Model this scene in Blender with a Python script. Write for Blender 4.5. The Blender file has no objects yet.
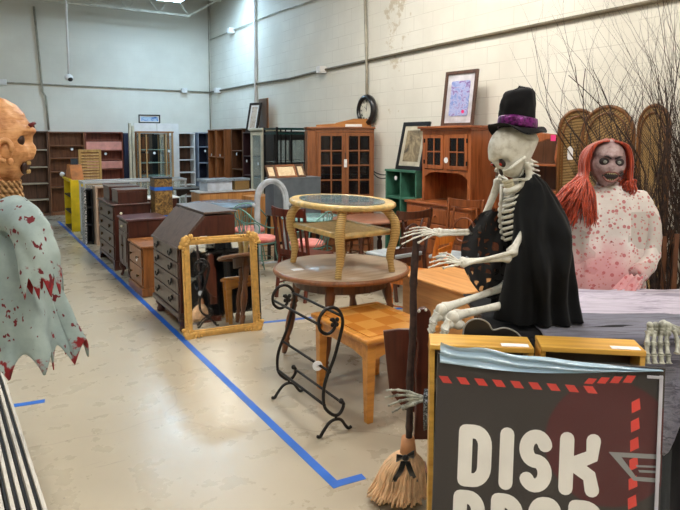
import bpy, bmesh, math, random
from mathutils import Vector, Matrix, noise
random.seed(7)
C = bpy.context.scene.collection
PI = math.pi
R = math.radians

# ------------------------------------------------------------------ camera
H = 1.70
PITCH, YAW, FOC, PY = R(4.73), R(31.78), 592.0, 188.0
cam_d = bpy.data.cameras.new('camera')
cam_d.sensor_width = 36.0
cam_d.lens = FOC * 36.0 / 680.0
cam_d.shift_y = -(255.0 - PY) / 680.0
cam_d.clip_start = 0.05
cam = bpy.data.objects.new('camera', cam_d)
C.objects.link(cam)
cam.location = (0, 0, H)
cam.rotation_euler = (PI / 2 - PITCH, 0, -YAW)
bpy.context.scene.camera = cam

def W(r, f, z=0.0):
    """display group frame (turned by the yaw of the aisle corner) -> world"""
    c, s = math.cos(YAW), math.sin(YAW)
    return Vector((r * c + f * s, -r * s + f * c, z))

def V(px, py, f):
    """a measured point of the photograph at distance f, in the group frame"""
    a, b = (px - 340) / FOC, (py - PY) / FOC
    F = math.cos(PITCH) - b * math.sin(PITCH)
    Zc = -math.sin(PITCH) - b * math.cos(PITCH)
    t = f / F
    return Vector((a * t, f, H + Zc * t))

# ------------------------------------------------------------------ materials
MATS = {}
def lin(c):
    def g(v):
        return v / 12.92 if v <= 0.04045 else ((v + 0.055) / 1.055) ** 2.4
    return tuple(g(v / 255.0) for v in c) + (1.0,)

class NT:
    def __init__(s, name):
        s.m = bpy.data.materials.new(name); s.m.use_nodes = True
        s.t = s.m.node_tree; s.n = s.t.nodes; s.l = s.t.links
        s.b = s.n['Principled BSDF']
    def add(s, t, **k):
        n = s.n.new(t)
        for a, v in k.items():
            if a in n.inputs: n.inputs[a].default_value = v
            else: setattr(n, a, v)
        return n
    def link(s, a, b): s.l.new(a, b)
    def coord(s, scale=(1, 1, 1), kind='Object', rot=(0, 0, 0)):
        tc = s.add('ShaderNodeTexCoord'); mp = s.add('ShaderNodeMapping')
        mp.inputs['Scale'].default_value = scale; mp.inputs['Rotation'].default_value = rot
        s.link(tc.outputs[kind], mp.inputs['Vector']); return mp.outputs[0]
    def noise(s, vec, scale, detail=4, rough=0.55, dist=0.0):
        n = s.add('ShaderNodeTexNoise'); n.inputs['Scale'].default_value = scale
        n.inputs['Detail'].default_value = detail; n.inputs['Roughness'].default_value = rough
        n.inputs['Distortion'].default_value = dist
        s.link(vec, n.inputs['Vector']); return n.outputs[0]
    def ramp(s, fac, stops):
        r = s.add('ShaderNodeValToRGB'); e = r.color_ramp.elements
        while len(e) < len(stops): e.new(0.5)
        for i, (p, c) in enumerate(stops):
            e[i].position = p; e[i].color = c if len(c) == 4 else tuple(c) + (1,)
        s.link(fac, r.inputs[0]); return r.outputs[0]
    def mix(s, fac, a, b, mode='MIX'):
        m = s.add('ShaderNodeMix', data_type='RGBA', blend_type=mode)
        for i, v in ((0, fac), (6, a), (7, b)):
            if isinstance(v, (float, int, tuple)): m.inputs[i].default_value = v
            else: s.link(v, m.inputs[i])
        return m.outputs[2]
    def math(s, op, a, b=0.0):
        m = s.add('ShaderNodeMath', operation=op)
        for i, v in ((0, a), (1, b)):
            if isinstance(v, (float, int)): m.inputs[i].default_value = v
            else: s.link(v, m.inputs[i])
        return m.outputs[0]
    def bump(s, h, strength=0.3, dist=0.01):
        b = s.add('ShaderNodeBump'); b.inputs['Strength'].default_value = strength
        b.inputs['Distance'].default_value = dist
        s.link(h, b.inputs['Height']); s.link(b.outputs[0], s.b.inputs['Normal'])
    def base(s, v):
        if isinstance(v, tuple): s.b.inputs['Base Color'].default_value = v
        else: s.link(v, s.b.inputs['Base Color'])
    def set(s, **k):
        for a, v in k.items(): s.b.inputs[a.replace('_', ' ')].default_value = v

def done(key, nt):
    MATS[key] = nt.m; return nt.m

def wood(key, c1, c2, rough=0.38, scale=1.0, axis='z', coat=0.15):
    if key in MATS: return MATS[key]
    t = NT(key)
    sc = {'z': (14, 14, 1.2), 'x': (1.2, 14, 14), 'y': (14, 1.2, 14)}[axis]
    v = t.coord(tuple(a * scale for a in sc))
    n = t.noise(v, 1.6, 6, 0.6, 0.6)
    n2 = t.noise(t.coord((3, 3, 3)), 1.3, 2)
    col = t.ramp(n, [(0.32, lin(c2)), (0.52, lin(c1)), (0.72, lin(tuple(min(255, x * 1.08) for x in c1)))])
    col = t.mix(t.math('MULTIPLY', n2, 0.35), col, lin(c2))
    t.base(col); t.set(Roughness=rough, Coat_Weight=coat, Coat_Roughness=0.25)
    t.bump(n, 0.08, 0.003)
    return done(key, t)

def paint(key, c, rough=0.5, var=0.1, metal=0.0, coat=0.0, bump=0.0, scale=6.0):
    if key in MATS: return MATS[key]
    t = NT(key)
    n = t.noise(t.coord(), scale, 4)
    c2 = tuple(max(0, x * (1 - var * 2)) for x in c)
    t.base(t.ramp(n, [(0.3, lin(c2)), (0.65, lin(c))]))
    t.set(Roughness=rough, Metallic=metal, Coat_Weight=coat)
    if bump: t.bump(t.noise(t.coord(), 60, 3), bump, 0.004)
    return done(key, t)

def glass(key='glass', c=(235, 245, 245), rough=0.02, alpha=None):
    if key in MATS: return MATS[key]
    t = NT(key)
    t.base(lin(c)); t.set(Roughness=rough, Transmission_Weight=1.0, IOR=1.45)
    if alpha is not None:                      # thin pane: mostly clear with a reflecting face
        t.set(Transmission_Weight=0.0, Alpha=alpha, Specular_IOR_Level=0.9)
    return done(key, t)

def cloth(key, c, c2=None, rough=0.9, scale=9.0, sheen=0.2, weave=220):
    if key in MATS: return MATS[key]
    t = NT(key)
    c2 = c2 or tuple(x * 0.82 for x in c)
    n = t.noise(t.coord(), scale, 5)
    t.base(t.ramp(n, [(0.35, lin(c2)), (0.65, lin(c))]))
    t.set(Roughness=rough, Sheen_Weight=sheen, Specular_IOR_Level=0.2)
    t.bump(t.noise(t.coord(), weave, 2), 0.25, 0.002)
    return done(key, t)

def emit(key, c, s):
    if key in MATS: return MATS[key]
    t = NT(key)
    t.base((0.9, 0.9, 0.9, 1)); t.b.inputs['Emission Color'].default_value = c
    t.b.inputs['Emission Strength'].default_value = s
    return done(key, t)

# ------------------------------------------------------------------ mesh builder
class MB:
    def __init__(s): s.v = []; s.f = []; s.fm = []; s.sm = []; s.mats = []; s.M = Matrix.Identity(4)
    def mi(s, m):
        if m is None: return 0
        if m not in s.mats: s.mats.append(m)
        return s.mats.index(m)
    def raw(s, vs, fs, m=None, smooth=False, M=None):
        o = len(s.v); X = s.M @ M if M is not None else s.M
        s.v += [X @ Vector(p) for p in vs]
        k = s.mi(m)
        for f in fs:
            s.f.append([o + i for i in f]); s.fm.append(k); s.sm.append(smooth)
        return s
    def box(s, x0, x1, y0, y1, z0, z1, m=None, M=None):
        vs = [(x, y, z) for x in (x0, x1) for y in (y0, y1) for z in (z0, z1)]
        return s.raw(vs, [(0, 1, 3, 2), (4, 6, 7, 5), (0, 4, 5, 1), (2, 3, 7, 6), (0, 2, 6, 4), (1, 5, 7, 3)], m, False, M)
    def bar(s, a, b, w, h, m=None, up=(0, 0, 1)):
        a, b = Vector(a), Vector(b); d = (b - a); L = d.length; d.normalize()
        u = Vector(up); 
        if abs(d.dot(u)) > 0.98: u = Vector((0, 1, 0))
        sx = d.cross(u).normalized(); sy = sx.cross(d).normalized()
        vs = []
        for p in (a, b):
            for i, j in ((-1, -1), (1, -1), (1, 1), (-1, 1)):
                vs.append(p + sx * (i * w / 2) + sy * (j * h / 2))
        return s.raw(vs, [(3, 2, 1, 0), (4, 5, 6, 7), (0, 1, 5, 4), (1, 2, 6, 5), (2, 3, 7, 6), (3, 0, 4, 7)], m)
    def tube(s, pts, r, n=8, m=None, cap=True, flat=1.0, smooth=True):
        pts = [Vector(p) for p in pts]; N = len(pts)
        rs = r if isinstance(r, (list, tuple)) else [r] * N
        vs = []; prev = None
        for i, p in enumerate(pts):
            d = (pts[min(i + 1, N - 1)] - pts[max(i - 1, 0)])
            if d.length < 1e-9: d = Vector((0, 0, 1))
            d.normalize()
            if prev is None:
                a = Vector((0, 0, 1)) if abs(d.z) < 0.9 else Vector((1, 0, 0))
                x = d.cross(a).normalized()
            else:
                x = prev - d * prev.dot(d)
                x = x.normalized() if x.length > 1e-6 else d.orthogonal().normalized()
            prev = x; y = d.cross(x)
            for k in range(n):
                t = 2 * PI * k / n
                vs.append(p + x * (math.cos(t) * rs[i]) + y * (math.sin(t) * rs[i] * flat))
        fs = []
        for i in range(N - 1):
            for k in range(n):
                a = i * n + k; b = i * n + (k + 1) % n
                fs.append((a, b, b + n, a + n))
        if cap: fs.append(tuple(reversed(range(n)))); fs.append(tuple(range((N - 1) * n, N * n)))
        return s.raw(vs, fs, m, smooth)
    def lathe(s, prof, n=16, m=None, M=None, sx=1.0, sy=1.0, cap=True, smooth=True):
        vs = []; fs = []
        for r, z in prof:
            for k in range(n):
                t = 2 * PI * k / n; vs.append((math.cos(t) * r * sx, math.sin(t) * r * sy, z))
        for i in range(len(prof) - 1):
            for k in range(n):
                a = i * n + k; b = i * n + (k + 1) % n
                fs.append((a, b, b + n, a + n))
        if cap:
            fs.append(tuple(reversed(range(n)))); fs.append(tuple(range((len(prof) - 1) * n, len(prof) * n)))
        return s.raw(vs, fs, m, smooth, M)
    def prism(s, poly, t0, t1, plane='xz', m=None, M=None, smooth=False):
        n = len(poly)
        def P(a, b, t):
            return {'xz': (a, t, b), 'yz': (t, a, b), 'xy': (a, b, t)}[plane]
        vs = [P(a, b, t0) for a, b in poly] + [P(a, b, t1) for a, b in poly]
        fs = [(i, (i + 1) % n, n + (i + 1) % n, n + i) for i in range(n)]
        fs += [tuple(range(n)), tuple(range(2 * n - 1, n - 1, -1))]
        return s.raw(vs, fs, m, smooth, M)
    def ring(s, outer, inner, t0, t1, plane='xz', m=None):
        n = len(outer)
        def P(a, b, t):
            return {'xz': (a, t, b), 'yz': (t, a, b), 'xy': (a, b, t)}[plane]
        vs = [P(a, b, t) for t in (t0, t1) for L in (outer, inner) for a, b in L]
        fs = []
        for i in range(n):
            j = (i + 1) % n
            fs += [(i, j, n + j, n + i), (2 * n + i, 3 * n + i, 3 * n + j, 2 * n + j),
                   (i, 2 * n + i, 2 * n + j, j), (n + i, n + j, 3 * n + j, 3 * n + i)]
        return s.raw(vs, fs, m)
    def ball(s, c, r, nu=16, nv=10, m=None, fn=None):
        rx, ry, rz = r if isinstance(r, (tuple, list)) else (r, r, r)
        vs = []; fs = []
        for j in range(nv + 1):
            ph = PI * j / nv
            for i in range(nu):
                t = 2 * PI * i / nu
                p = Vector((math.sin(ph) * math.cos(t) * rx, math.sin(ph) * math.sin(t) * ry, math.cos(ph) * rz))
                if fn: p = fn(p)
                vs.append(p + Vector(c))
        for j in range(nv):
            for i in range(nu):
                a = j * nu + i; b = j * nu + (i + 1) % nu
                fs.append((a, a + nu, b + nu, b))
        return s.raw(vs, fs, m, True)
    def grid(s, fn, nu, nv, m=None, closed=False, smooth=True):
        vs = [fn(i / nu, j / nv) for j in range(nv + 1) for i in range(nu + (0 if closed else 1))]
        k = nu + (0 if closed else 1); fs = []
        for j in range(nv):
            for i in range(nu):
                a = j * k + i; b = j * k + (i + 1) % k
                fs.append((a, b, b + k, a + k))
        return s.raw(vs, fs, m, smooth)
    def build(s, name, m=None, parent=None, bevel=0.0, solid=0.0, sub=0, loc=None, fix=True):
        me = bpy.data.meshes.new(name)
        me.from_pydata([tuple(p) for p in s.v], [], s.f)
        mats = list(s.mats)
        if m is not None:
            if not mats: mats = [m]
        for x in mats: me.materials.append(x)
        me.polygons.foreach_set('material_index', s.fm)
        me.polygons.foreach_set('use_smooth', s.sm)
        if fix:
            bm = bmesh.new(); bm.from_mesh(me)
            bmesh.ops.remove_doubles(bm, verts=bm.verts, dist=1e-6)
            bmesh.ops.recalc_face_normals(bm, faces=bm.faces); bm.to_mesh(me); bm.free()
        me.update()
        o = bpy.data.objects.new(name, me); C.objects.link(o)
        if parent is not None: o.parent = parent
        if loc is not None: o.location = loc
        if bevel:
            b = o.modifiers.new('bevel', 'BEVEL'); b.width = bevel; b.segments = 2; b.limit_method = 'ANGLE'
            b.angle_limit = R(40)
        if solid:
            b = o.modifiers.new('solid', 'SOLIDIFY'); b.thickness = solid; b.offset = 0
        if sub:
            b = o.modifiers.new('sub', 'SUBSURF'); b.levels = sub; b.render_levels = sub
        return o

def thing(name, label, cat, loc=(0, 0, 0), rot=0.0, group=None):
    o = bpy.data.objects.new(name, None); C.objects.link(o); o.empty_display_size = 0.1
    o.location = loc; o.rotation_euler = (0, 0, rot); o['label'] = label; o['category'] = cat; o['kind'] = 'thing'
    if group: o['group'] = group
    return o
def tag(o, label, cat, group=None, kind='thing'):
    o['label'] = label; o['category'] = cat; o['kind'] = kind
    if group: o['group'] = group
    return o
def struct(o, label):
    o['kind'] = 'structure'; o['label'] = label; o['category'] = o.name.split('_')[0]; return o
def copy_tree(o, parent=None):
    c = o.copy(); C.objects.link(c)
    if parent is not None: c.parent = parent
    for ch in list(o.children): copy_tree(ch, c)
    return c
def part(name, parent, m, fn, bevel=0.0, **k):
    b = MB(); fn(b); return b.build(name, m, parent, bevel, **k)

def arc(cx, cz, r, a0, a1, n=12, ry=None):
    ry = ry or r
    return [(cx + r * math.cos(R(a0 + (a1 - a0) * i / n)), cz + ry * math.sin(R(a0 + (a1 - a0) * i / n))) for i in range(n + 1)]

def smooth_path(pts, k=6):
    """Catmull-Rom through 3-D points"""
    P = [Vector(p) for p in pts]; out = []
    for i in range(len(P) - 1):
        p0, p1, p2, p3 = P[max(i - 1, 0)], P[i], P[i + 1], P[min(i + 2, len(P) - 1)]
        for j in range(k):
            t = j / k
            out.append(0.5 * ((2 * p1) + (p2 - p0) * t + (2 * p0 - 5 * p1 + 4 * p2 - p3) * t * t + (3 * p1 - p0 - 3 * p2 + p3) * t ** 3))
    out.append(P[-1]); return out

# shared materials
WHITE = paint('white_paint', (240, 238, 236), 0.5, 0.03)
CREAM = paint('cream_paint', (222, 214, 190), 0.5, 0.05)
BLACKM = paint('black_metal', (22, 22, 24), 0.4, 0.1, 0.6)
BLACKP = paint('black_paint', (24, 24, 26), 0.45, 0.15)
BRASS = paint('aged_brass', (96, 74, 44), 0.35, 0.15, 0.9)
CHROME = paint('chrome', (200, 205, 210), 0.15, 0.04, 1.0)
TAGM = paint('tag_paper', (238, 238, 240), 0.7, 0.02)
PINKT = paint('pink_tag_paper', (235, 60, 130), 0.7, 0.02)
CHERRY = wood('cherry_wood', (146, 90, 54), (100, 58, 34), 0.34)
CHERRYX = wood('cherry_wood_across', (146, 90, 54), (100, 58, 34), 0.34, axis='x')
MAHOG = wood('mahogany_wood', (74, 38, 30), (40, 20, 18), 0.3)
MAHOGX = wood('mahogany_wood_across', (80, 42, 32), (44, 22, 18), 0.28, axis='x')
WALNUT = wood('walnut_wood', (96, 62, 40), (56, 34, 22), 0.4)
OAK = wood('oak_wood', (188, 128, 66), (142, 88, 40), 0.4)
OAKX = wood('oak_wood_across', (188, 128, 66), (142, 88, 40), 0.4, axis='x')
HONEY = wood('honey_wood', (214, 148, 66), (180, 112, 42), 0.3, axis='x')
PINE = wood('pine_wood', (204, 160, 96), (170, 120, 62), 0.4)
DARKIN = paint('dark_interior', (52, 38, 30), 0.7, 0.2)
PANE = glass('cabinet_glass', (18, 24, 28), 0.05, 0.45)
CLEAR = glass('clear_pane', (200, 220, 220), 0.03, 0.25)
# ================================================================== room
XR, YB, XL, YF, ZC = 5.30, 14.87, -7.0, -5.0, 5.6

t = NT('sealed_concrete')
v = t.coord()
big = t.noise(v, 0.7, 4, 0.6, 0.4); mid = t.noise(v, 5, 5, 0.6); fine = t.noise(v, 60, 3)
col = t.ramp(big, [(0.3, lin((176, 165, 144))), (0.55, lin((184, 174, 154))), (0.75, lin((190, 181, 162)))])
col = t.mix(t.math('MULTIPLY', mid, 0.25), col, lin((160, 147, 124)))
sc = t.noise(t.coord((2.2, 9, 1), rot=(0, 0, 0.6)), 3.0, 8, 0.7, 1.2)
col = t.mix(t.ramp(sc, [(0.70, (0, 0, 0)), (0.88, (0.12, 0.12, 0.12))]), col, lin((150, 132, 106)))
vo = t.add('ShaderNodeTexVoronoi', feature='DISTANCE_TO_EDGE'); vo.inputs['Scale'].default_value = 0.45
wv = t.add('ShaderNodeVectorMath', operation='ADD')
nz = t.add('ShaderNodeTexNoise'); nz.inputs['Scale'].default_value = 1.2; t.link(v, nz.inputs['Vector'])
t.link(v, wv.inputs[0]); t.link(nz.outputs['Color'], wv.inputs[1]); t.link(wv.outputs[0], vo.inputs['Vector'])
col = t.mix(t.ramp(vo.outputs['Distance'], [(0.0, (0.5, 0.5, 0.5)), (0.004, (0, 0, 0))]), col, lin((130, 112, 90)))
for rz_, th_ in ((0.5, .70), (-0.9, .71), (1.4, .715)):
    sn = t.noise(t.coord((2.0, 60, 1), rot=(0, 0, rz_)), 1.0, 3, 0.5, 0.4); gate = t.noise(t.coord((1.5, 1.5, 1), rot=(0, 0, rz_)), 2.2, 2)
    col = t.mix(t.math('MULTIPLY', t.ramp(sn, [(th_, (0, 0, 0)), (th_ + .02, (.55, .55, .55))]), t.ramp(gate, [(.5, (0, 0, 0)), (.6, (1, 1, 1))])), col, lin((128, 110, 88)))
spk = t.noise(v, 22, 2, 0.5)
col = t.mix(t.ramp(spk, [(0.75, (0, 0, 0)), (0.78, (0.6, 0.6, 0.6))]), col, lin((96, 82, 66)))
t.base(col)
t.link(t.ramp(mid, [(0.3, (0.24, 0.24, 0.24)), (0.75, (0.36, 0.36, 0.36))]), t.b.inputs['Roughness'])
t.set(Specular_IOR_Level=0.6, Coat_Weight=0.3, Coat_Roughness=0.22)
t.bump(t.noise(v, 3.0, 5), 0.06, 0.02)
FLOORM = done('floor', t)

def block_wall(key, swap):
    t = NT(key)
    tc = t.add('ShaderNodeTexCoord'); sp = t.add('ShaderNodeSeparateXYZ'); cb = t.add('ShaderNodeCombineXYZ')
    t.link(tc.outputs['Object'], sp.inputs[0])
    t.link(sp.outputs[1 if swap else 0], cb.inputs[0]); t.link(sp.outputs[2], cb.inputs[1])
    br = t.add('ShaderNodeTexBrick'); br.inputs['Scale'].default_value = 1.0
    br.inputs['Brick Width'].default_value = 0.4; br.inputs['Row Height'].default_value = 0.2
    br.inputs['Mortar Size'].default_value = 0.004; br.inputs['Mortar Smooth'].default_value = 0.5
    br.inputs['Color1'].default_value = (1, 1, 1, 1); br.inputs['Color2'].default_value = (0.9, 0.9, 0.9, 1)
    br.inputs['Mortar'].default_value = (0, 0, 0, 1)
    t.link(cb.outputs[0], br.inputs['Vector'])
    n = t.noise(tc.outputs['Object'], 1.3, 5)
    col = t.ramp(n, [(0.3, lin((220, 216, 204))), (0.7, lin((234, 231, 220)))])
    fadn = t.noise(tc.outputs['Object'], 2.6, 3)
    wear = t.ramp(fadn, [(0.40, (0.15, 0.15, 0.15)), (0.62, (0.6, 0.6, 0.6))])
    inv = t.math('SUBTRACT', 1.0, br.outputs['Fac'])
    mort = t.math('MULTIPLY', br.outputs['Fac'], t.math('MULTIPLY', wear, 0.8 if swap else 0.15))
    col = t.mix(mort, col, lin((150, 142, 124)))
    if swap:   # old peeling patch of paint round the pipe, two blocks wide
        a = t.math('ABSOLUTE', t.math('SUBTRACT', sp.outputs[1], 7.05))
        band = t.math('SUBTRACT', 1.0, t.math('DIVIDE', a, 0.6))
        pn = t.noise(tc.outputs['Object'], 5.5, 8, 0.7)
        hz = t.math('MULTIPLY', t.math('SUBTRACT', sp.outputs[2], 2.9), 0.10)
        k = t.math('ADD', t.math('ADD', pn, t.math('MULTIPLY', band, 0.22)), hz)
        col = t.mix(t.ramp(k, [(0.74, (0, 0, 0)), (0.80, (0.55, 0.55, 0.55))]), col, lin((178, 158, 118)))
        # both walls turn darker and browner towards the ceiling
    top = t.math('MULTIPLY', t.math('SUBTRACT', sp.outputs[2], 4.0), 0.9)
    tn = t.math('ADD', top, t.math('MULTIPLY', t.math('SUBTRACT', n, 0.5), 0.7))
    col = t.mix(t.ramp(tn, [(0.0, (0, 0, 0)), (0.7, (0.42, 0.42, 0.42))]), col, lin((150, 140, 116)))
    t.base(col); t.set(Roughness=0.62)
    h = t.math('ADD', t.math('MULTIPLY', inv, 1.0), t.math('MULTIPLY', t.noise(tc.outputs['Object'], 30, 4), 0.15))
    t.bump(h, 0.35 if swap else 0.12, 0.006)
    return done(key, t)
WALLR = block_wall('painted_block_side', True)
WALLB = block_wall('painted_block_back', False)
CEILM = paint('ceiling_deck', (176, 172, 162), 0.7, 0.08)
JOIST = paint('joist_paint', (205, 200, 184), 0.55, 0.08)

struct(MB().box(XL, XR, YF, YB, -0.1, 0, FLOORM).build('floor'), 'beige sealed concrete floor with scuffs and fine cracks')
struct(MB().box(XR, XR + 0.2, YF, YB + 0.2, 0, ZC, WALLR).build('wall_right'), 'cream painted concrete block wall with pipes')
struct(MB().box(XL - 0.2, XR, YB, YB + 0.2, 0, ZC, WALLB).build('wall_back'), 'pale painted wall across the far end')
struct(MB().box(XL - 0.2, XL, YF, YB, 0, ZC, WALLB).build('wall_left'), 'pale painted wall on the far left')
struct(MB().box(XL - 0.2, XR + 0.2, YF - 0.2, YF, 0, ZC, WALLB).build('wall_front'), 'pale painted wall behind the viewer')
struct(MB().box(XL - 0.2, XR + 0.2, YF - 0.2, YB + 0.2, ZC, ZC + 0.1, CEILM).build('ceiling'), 'grey metal deck ceiling')

for y in (14.0, 12.1, 10.2):
    b = MB()
    b.box(XL, 4.48, y - 0.03, y + 0.03, 4.57, 4.62, JOIST)
    b.box(XL, XR - 0.02, y - 0.04, y + 0.04, 5.02, 5.09, JOIST)
    x = 4.48; up = True
    b.bar((4.48, y, 4.6), (5.2, y, 5.05), 0.03, 0.03, JOIST)
    while x > XL + 0.6:
        b.bar((x, y, 4.6), (x - 0.35, y, 5.04), 0.025, 0.025, JOIST)
        b.bar((x - 0.35, y, 5.04), (x - 0.7, y, 4.6), 0.025, 0.025, JOIST)
        x -= 0.7
    o = b.build('trim_1'); o['kind'] = 'structure'; o['category'] = 'roof joist'
    o['label'] = {14.0: 'open web steel roof joist closest to the far wall', 12.1: 'open web steel roof joist just this side of the lamp', 10.2: 'open web steel roof joist third from the far wall'}[y]
b = MB()
for i in range(14):
    b.box(XL, XR - 0.05, 13.2 + i * 0.12, 13.24 + i * 0.12, 5.35, 5.55, CEILM)
struct(b.build('trim_2'), 'ribbed ceiling deck over the far corner')

# high bay light fixtures
FIXM = paint('fixture_shell', (210, 210, 210), 0.4)
COOL = emit('cool_led', (0.58, 0.80, 1.0, 1), 27)
COOLS = emit('cool_led_bright', (0.50, 0.76, 1.0, 1), 34)
NEUT = emit('neutral_led', (1.0, 0.95, 0.87, 1), 46)
def fixture(x, y, z, mat, label, L=0.9, Wd=0.4):
    g = thing('ceiling_light', label, 'light', (x, y, z), 0, 'high bay ceiling lights')
    part('housing', g, FIXM, lambda b: (b.box(-L / 2, L / 2, -Wd / 2, Wd / 2, 0, 0.08)), 0.01)
    part('diffuser', g, mat, lambda b: b.box(-L / 2 + .02, L / 2 - .02, -Wd / 2 + .02, Wd / 2 - .02, -0.012, -0.001))
    part('hanger', g, JOIST, lambda b: (b.tube([(-.3, 0, .08), (-.3, 0, ZC - z)], .006, 6), b.tube([(.3, 0, .08), (.3, 0, ZC - z)], .006, 6)))
fixture(3.50, 12.70, 4.64, COOLS, 'bright bluish ceiling light hanging near the far wall')
fixture(4.45, 12.3, 4.95, COOLS, 'bluish ceiling light hanging above the corner bookcases')
fixture(-0.8, 11.6, 4.85, COOL, 'bluish ceiling light over the far shelves on the left')
fixture(-1.4, 8.2, 4.85, COOL, 'bluish ceiling light over the open aisle')
fixture(2.6, 6.8, 4.85, NEUT, 'warm ceiling light above the dressers')
fixture(2.8, 3.2, 4.85, NEUT, 'warm ceiling light above the round dinette table')
fixture(3.3, 5.2, 4.85, NEUT, 'added unseen warm fill light above the hutch, brightening the right wall')  # added fill light out of view, lifts the right wall
fixture(-1.2, 3.4, 4.85, NEUT, 'warm ceiling light left of the hanging zombie')
fixture(2.4, -0.4, 4.85, NEUT, 'warm ceiling light behind the viewer on the right')
fixture(0.6, -2.2, 4.85, NEUT, 'added unseen warm fill light straight behind the viewer, brightening the sign')  # fill light added behind the viewer to brighten the sign face
fixture(-1.6, -1.6, 4.85, NEUT, 'warm ceiling light behind the viewer on the left')

# conduits and boxes on the walls
PIPE = paint('painted_conduit', (176, 170, 152), 0.45, 0.1)
PIPED = paint('dark_conduit', (110, 100, 78), 0.5, 0.1)
def pipe(label, pts, r, m=PIPE, clamps=()):
    g = thing('conduit', label, 'pipe')
    b = MB(); b.tube(pts, r, 8); b.build('pipe', m, g)
    for c in clamps:
        part('junction_box', g, WHITE, lambda b: b.box(c[0] - .07, c[0] + .07, c[1] - .07, c[1] + .07, c[2] - .06, c[2] + .06), 0.01)
    return g
pipe('thin horizontal conduit with junction boxes along the far wall', [(XL, YB - .03, 2.92), (0.7, YB - .03, 2.92), (XR - .03, YB - .03, 2.90)], .018, PIPE, [(4.57, YB - .075, 2.91), (0.62, YB - .075, 2.92)])
pts = [(XR - .03, YB - .05, 2.90), (XR - .03, 11.9, 2.89), (XR - .03, 10.4, 2.86), (XR - .03, 9.1, 2.90), (XR - .03, 6, 2.93), (XR - .03, YF, 2.94)]
pipe('brown horizontal pipe running the length of the right wall', pts, .022, PIPED, [(XR - .075, 14.2, 2.9), (XR - .075, 9.05, 2.9)])
pipe('upper thin conduit high on the right wall', [(XR - .03, YB - .05, 4.22), (XR - .03, 11, 4.22), (XR - .03, 8, 4.10), (XR - .03, YF, 4.08)], .013, PIPE, [(XR - .075, 13.25, 4.21)])
pipe('white vertical pipe on the right wall above the cream cabinet', [(XR - .045, 11.95, ZC), (XR - .045, 11.95, 1.0)], .035, WHITE)
pipe('vertical pipe on the right wall ending behind the clock', [(XR - .045, 7.84, ZC), (XR - .045, 7.70, 2.9), (XR - .045, 7.68, 2.1)], .024, PIPE)
pipe('vertical conduit with a small bend on the far wall', [(1.28, YB - .045, 4.6), (1.36, YB - .045, 3.2), (1.38, YB - .045, 2.75), (1.44, YB - .045, 2.65), (1.48, YB - .045, 1.9)], .022, PIPE)
pipe('bare conduit down the far corner of the room', [(XR - .06, YB - .06, ZC), (XR - .06, YB - .06, 1.9)], .014, PIPE)
g = thing('security_camera', 'small white dome security camera hanging on a ceiling pole', 'camera', (1.76, 13.5, 2.95))
part('pole', g, WHITE, lambda b: b.tube([(0, 0, .06), (0, 0, ZC - 2.95)], .022, 8))
part('dome', g, WHITE, lambda b: b.ball((0, 0, .02), (.085, .085, .07)))
part('lens', g, BLACKP, lambda b: b.ball((0.02, -.05, -.02), (.05, .05, .045)))
g = thing('power_cord', 'black power cord sagging along the wall beside the green shelf', 'cord')
part('cord', g, BLACKP, lambda b: (b.tube(smooth_path([(5.22, 7.6, 1.32), (5.2, 7.4, 1.2), (5.2, 7.1, 1.17), (5.22, 6.85, 1.27), (5.24, 6.75, 1.31)]), .009, 6), b.tube(smooth_path([(5.22, 7.6, 1.28), (5.2, 7.3, 1.12), (5.2, 7.0, 1.14), (5.22, 6.8, 1.22)]), .008, 6)))

# blue floor tape
TAPE = paint('blue_tape', (28, 104, 206), 0.45, 0.06)
tag(MB().box(1.425, 1.475, 2.36, 13.4, .0005, .002, TAPE).build('floor_tape'), 'long blue tape line along the aisle on the floor', 'tape')
b = MB(); b.bar((1.47, 2.385, .0012), (1.61, 2.37, .0012), .05, .0015, TAPE)
tag(b.build('floor_tape'), 'short blue tape piece crossing the end of the long line', 'tape')
b = MB(); b.bar((2.12, 4.97, .0012), (3.7, 4.62, .0012), .045, .0015, TAPE)
tag(b.build('floor_tape'), 'blue tape line on the floor running under the dinette table', 'tape')
b = MB(); b.bar((-.55, 4.32, .0012), (0.33, 4.18, .0012), .05, .0015, TAPE)
tag(b.build('floor_tape'), 'blue tape scrap on the floor beneath the hanging jacket hem', 'tape')
# ================================================================== furniture makers (front faces local -Y, origin at the floor under the middle of the front)
FX = -PI / 2      # turns a front towards the aisle (-X)
def price_tag(g, x, z, y=-.006, r=.03, m=TAGM):
    part('price_tag', g, m, lambda b: b.lathe([(r, 0), (r, .003)], 14, M=Matrix.Translation((x, y, z)) @ Matrix.Rotation(PI / 2, 4, 'X'), smooth=False))

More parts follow.
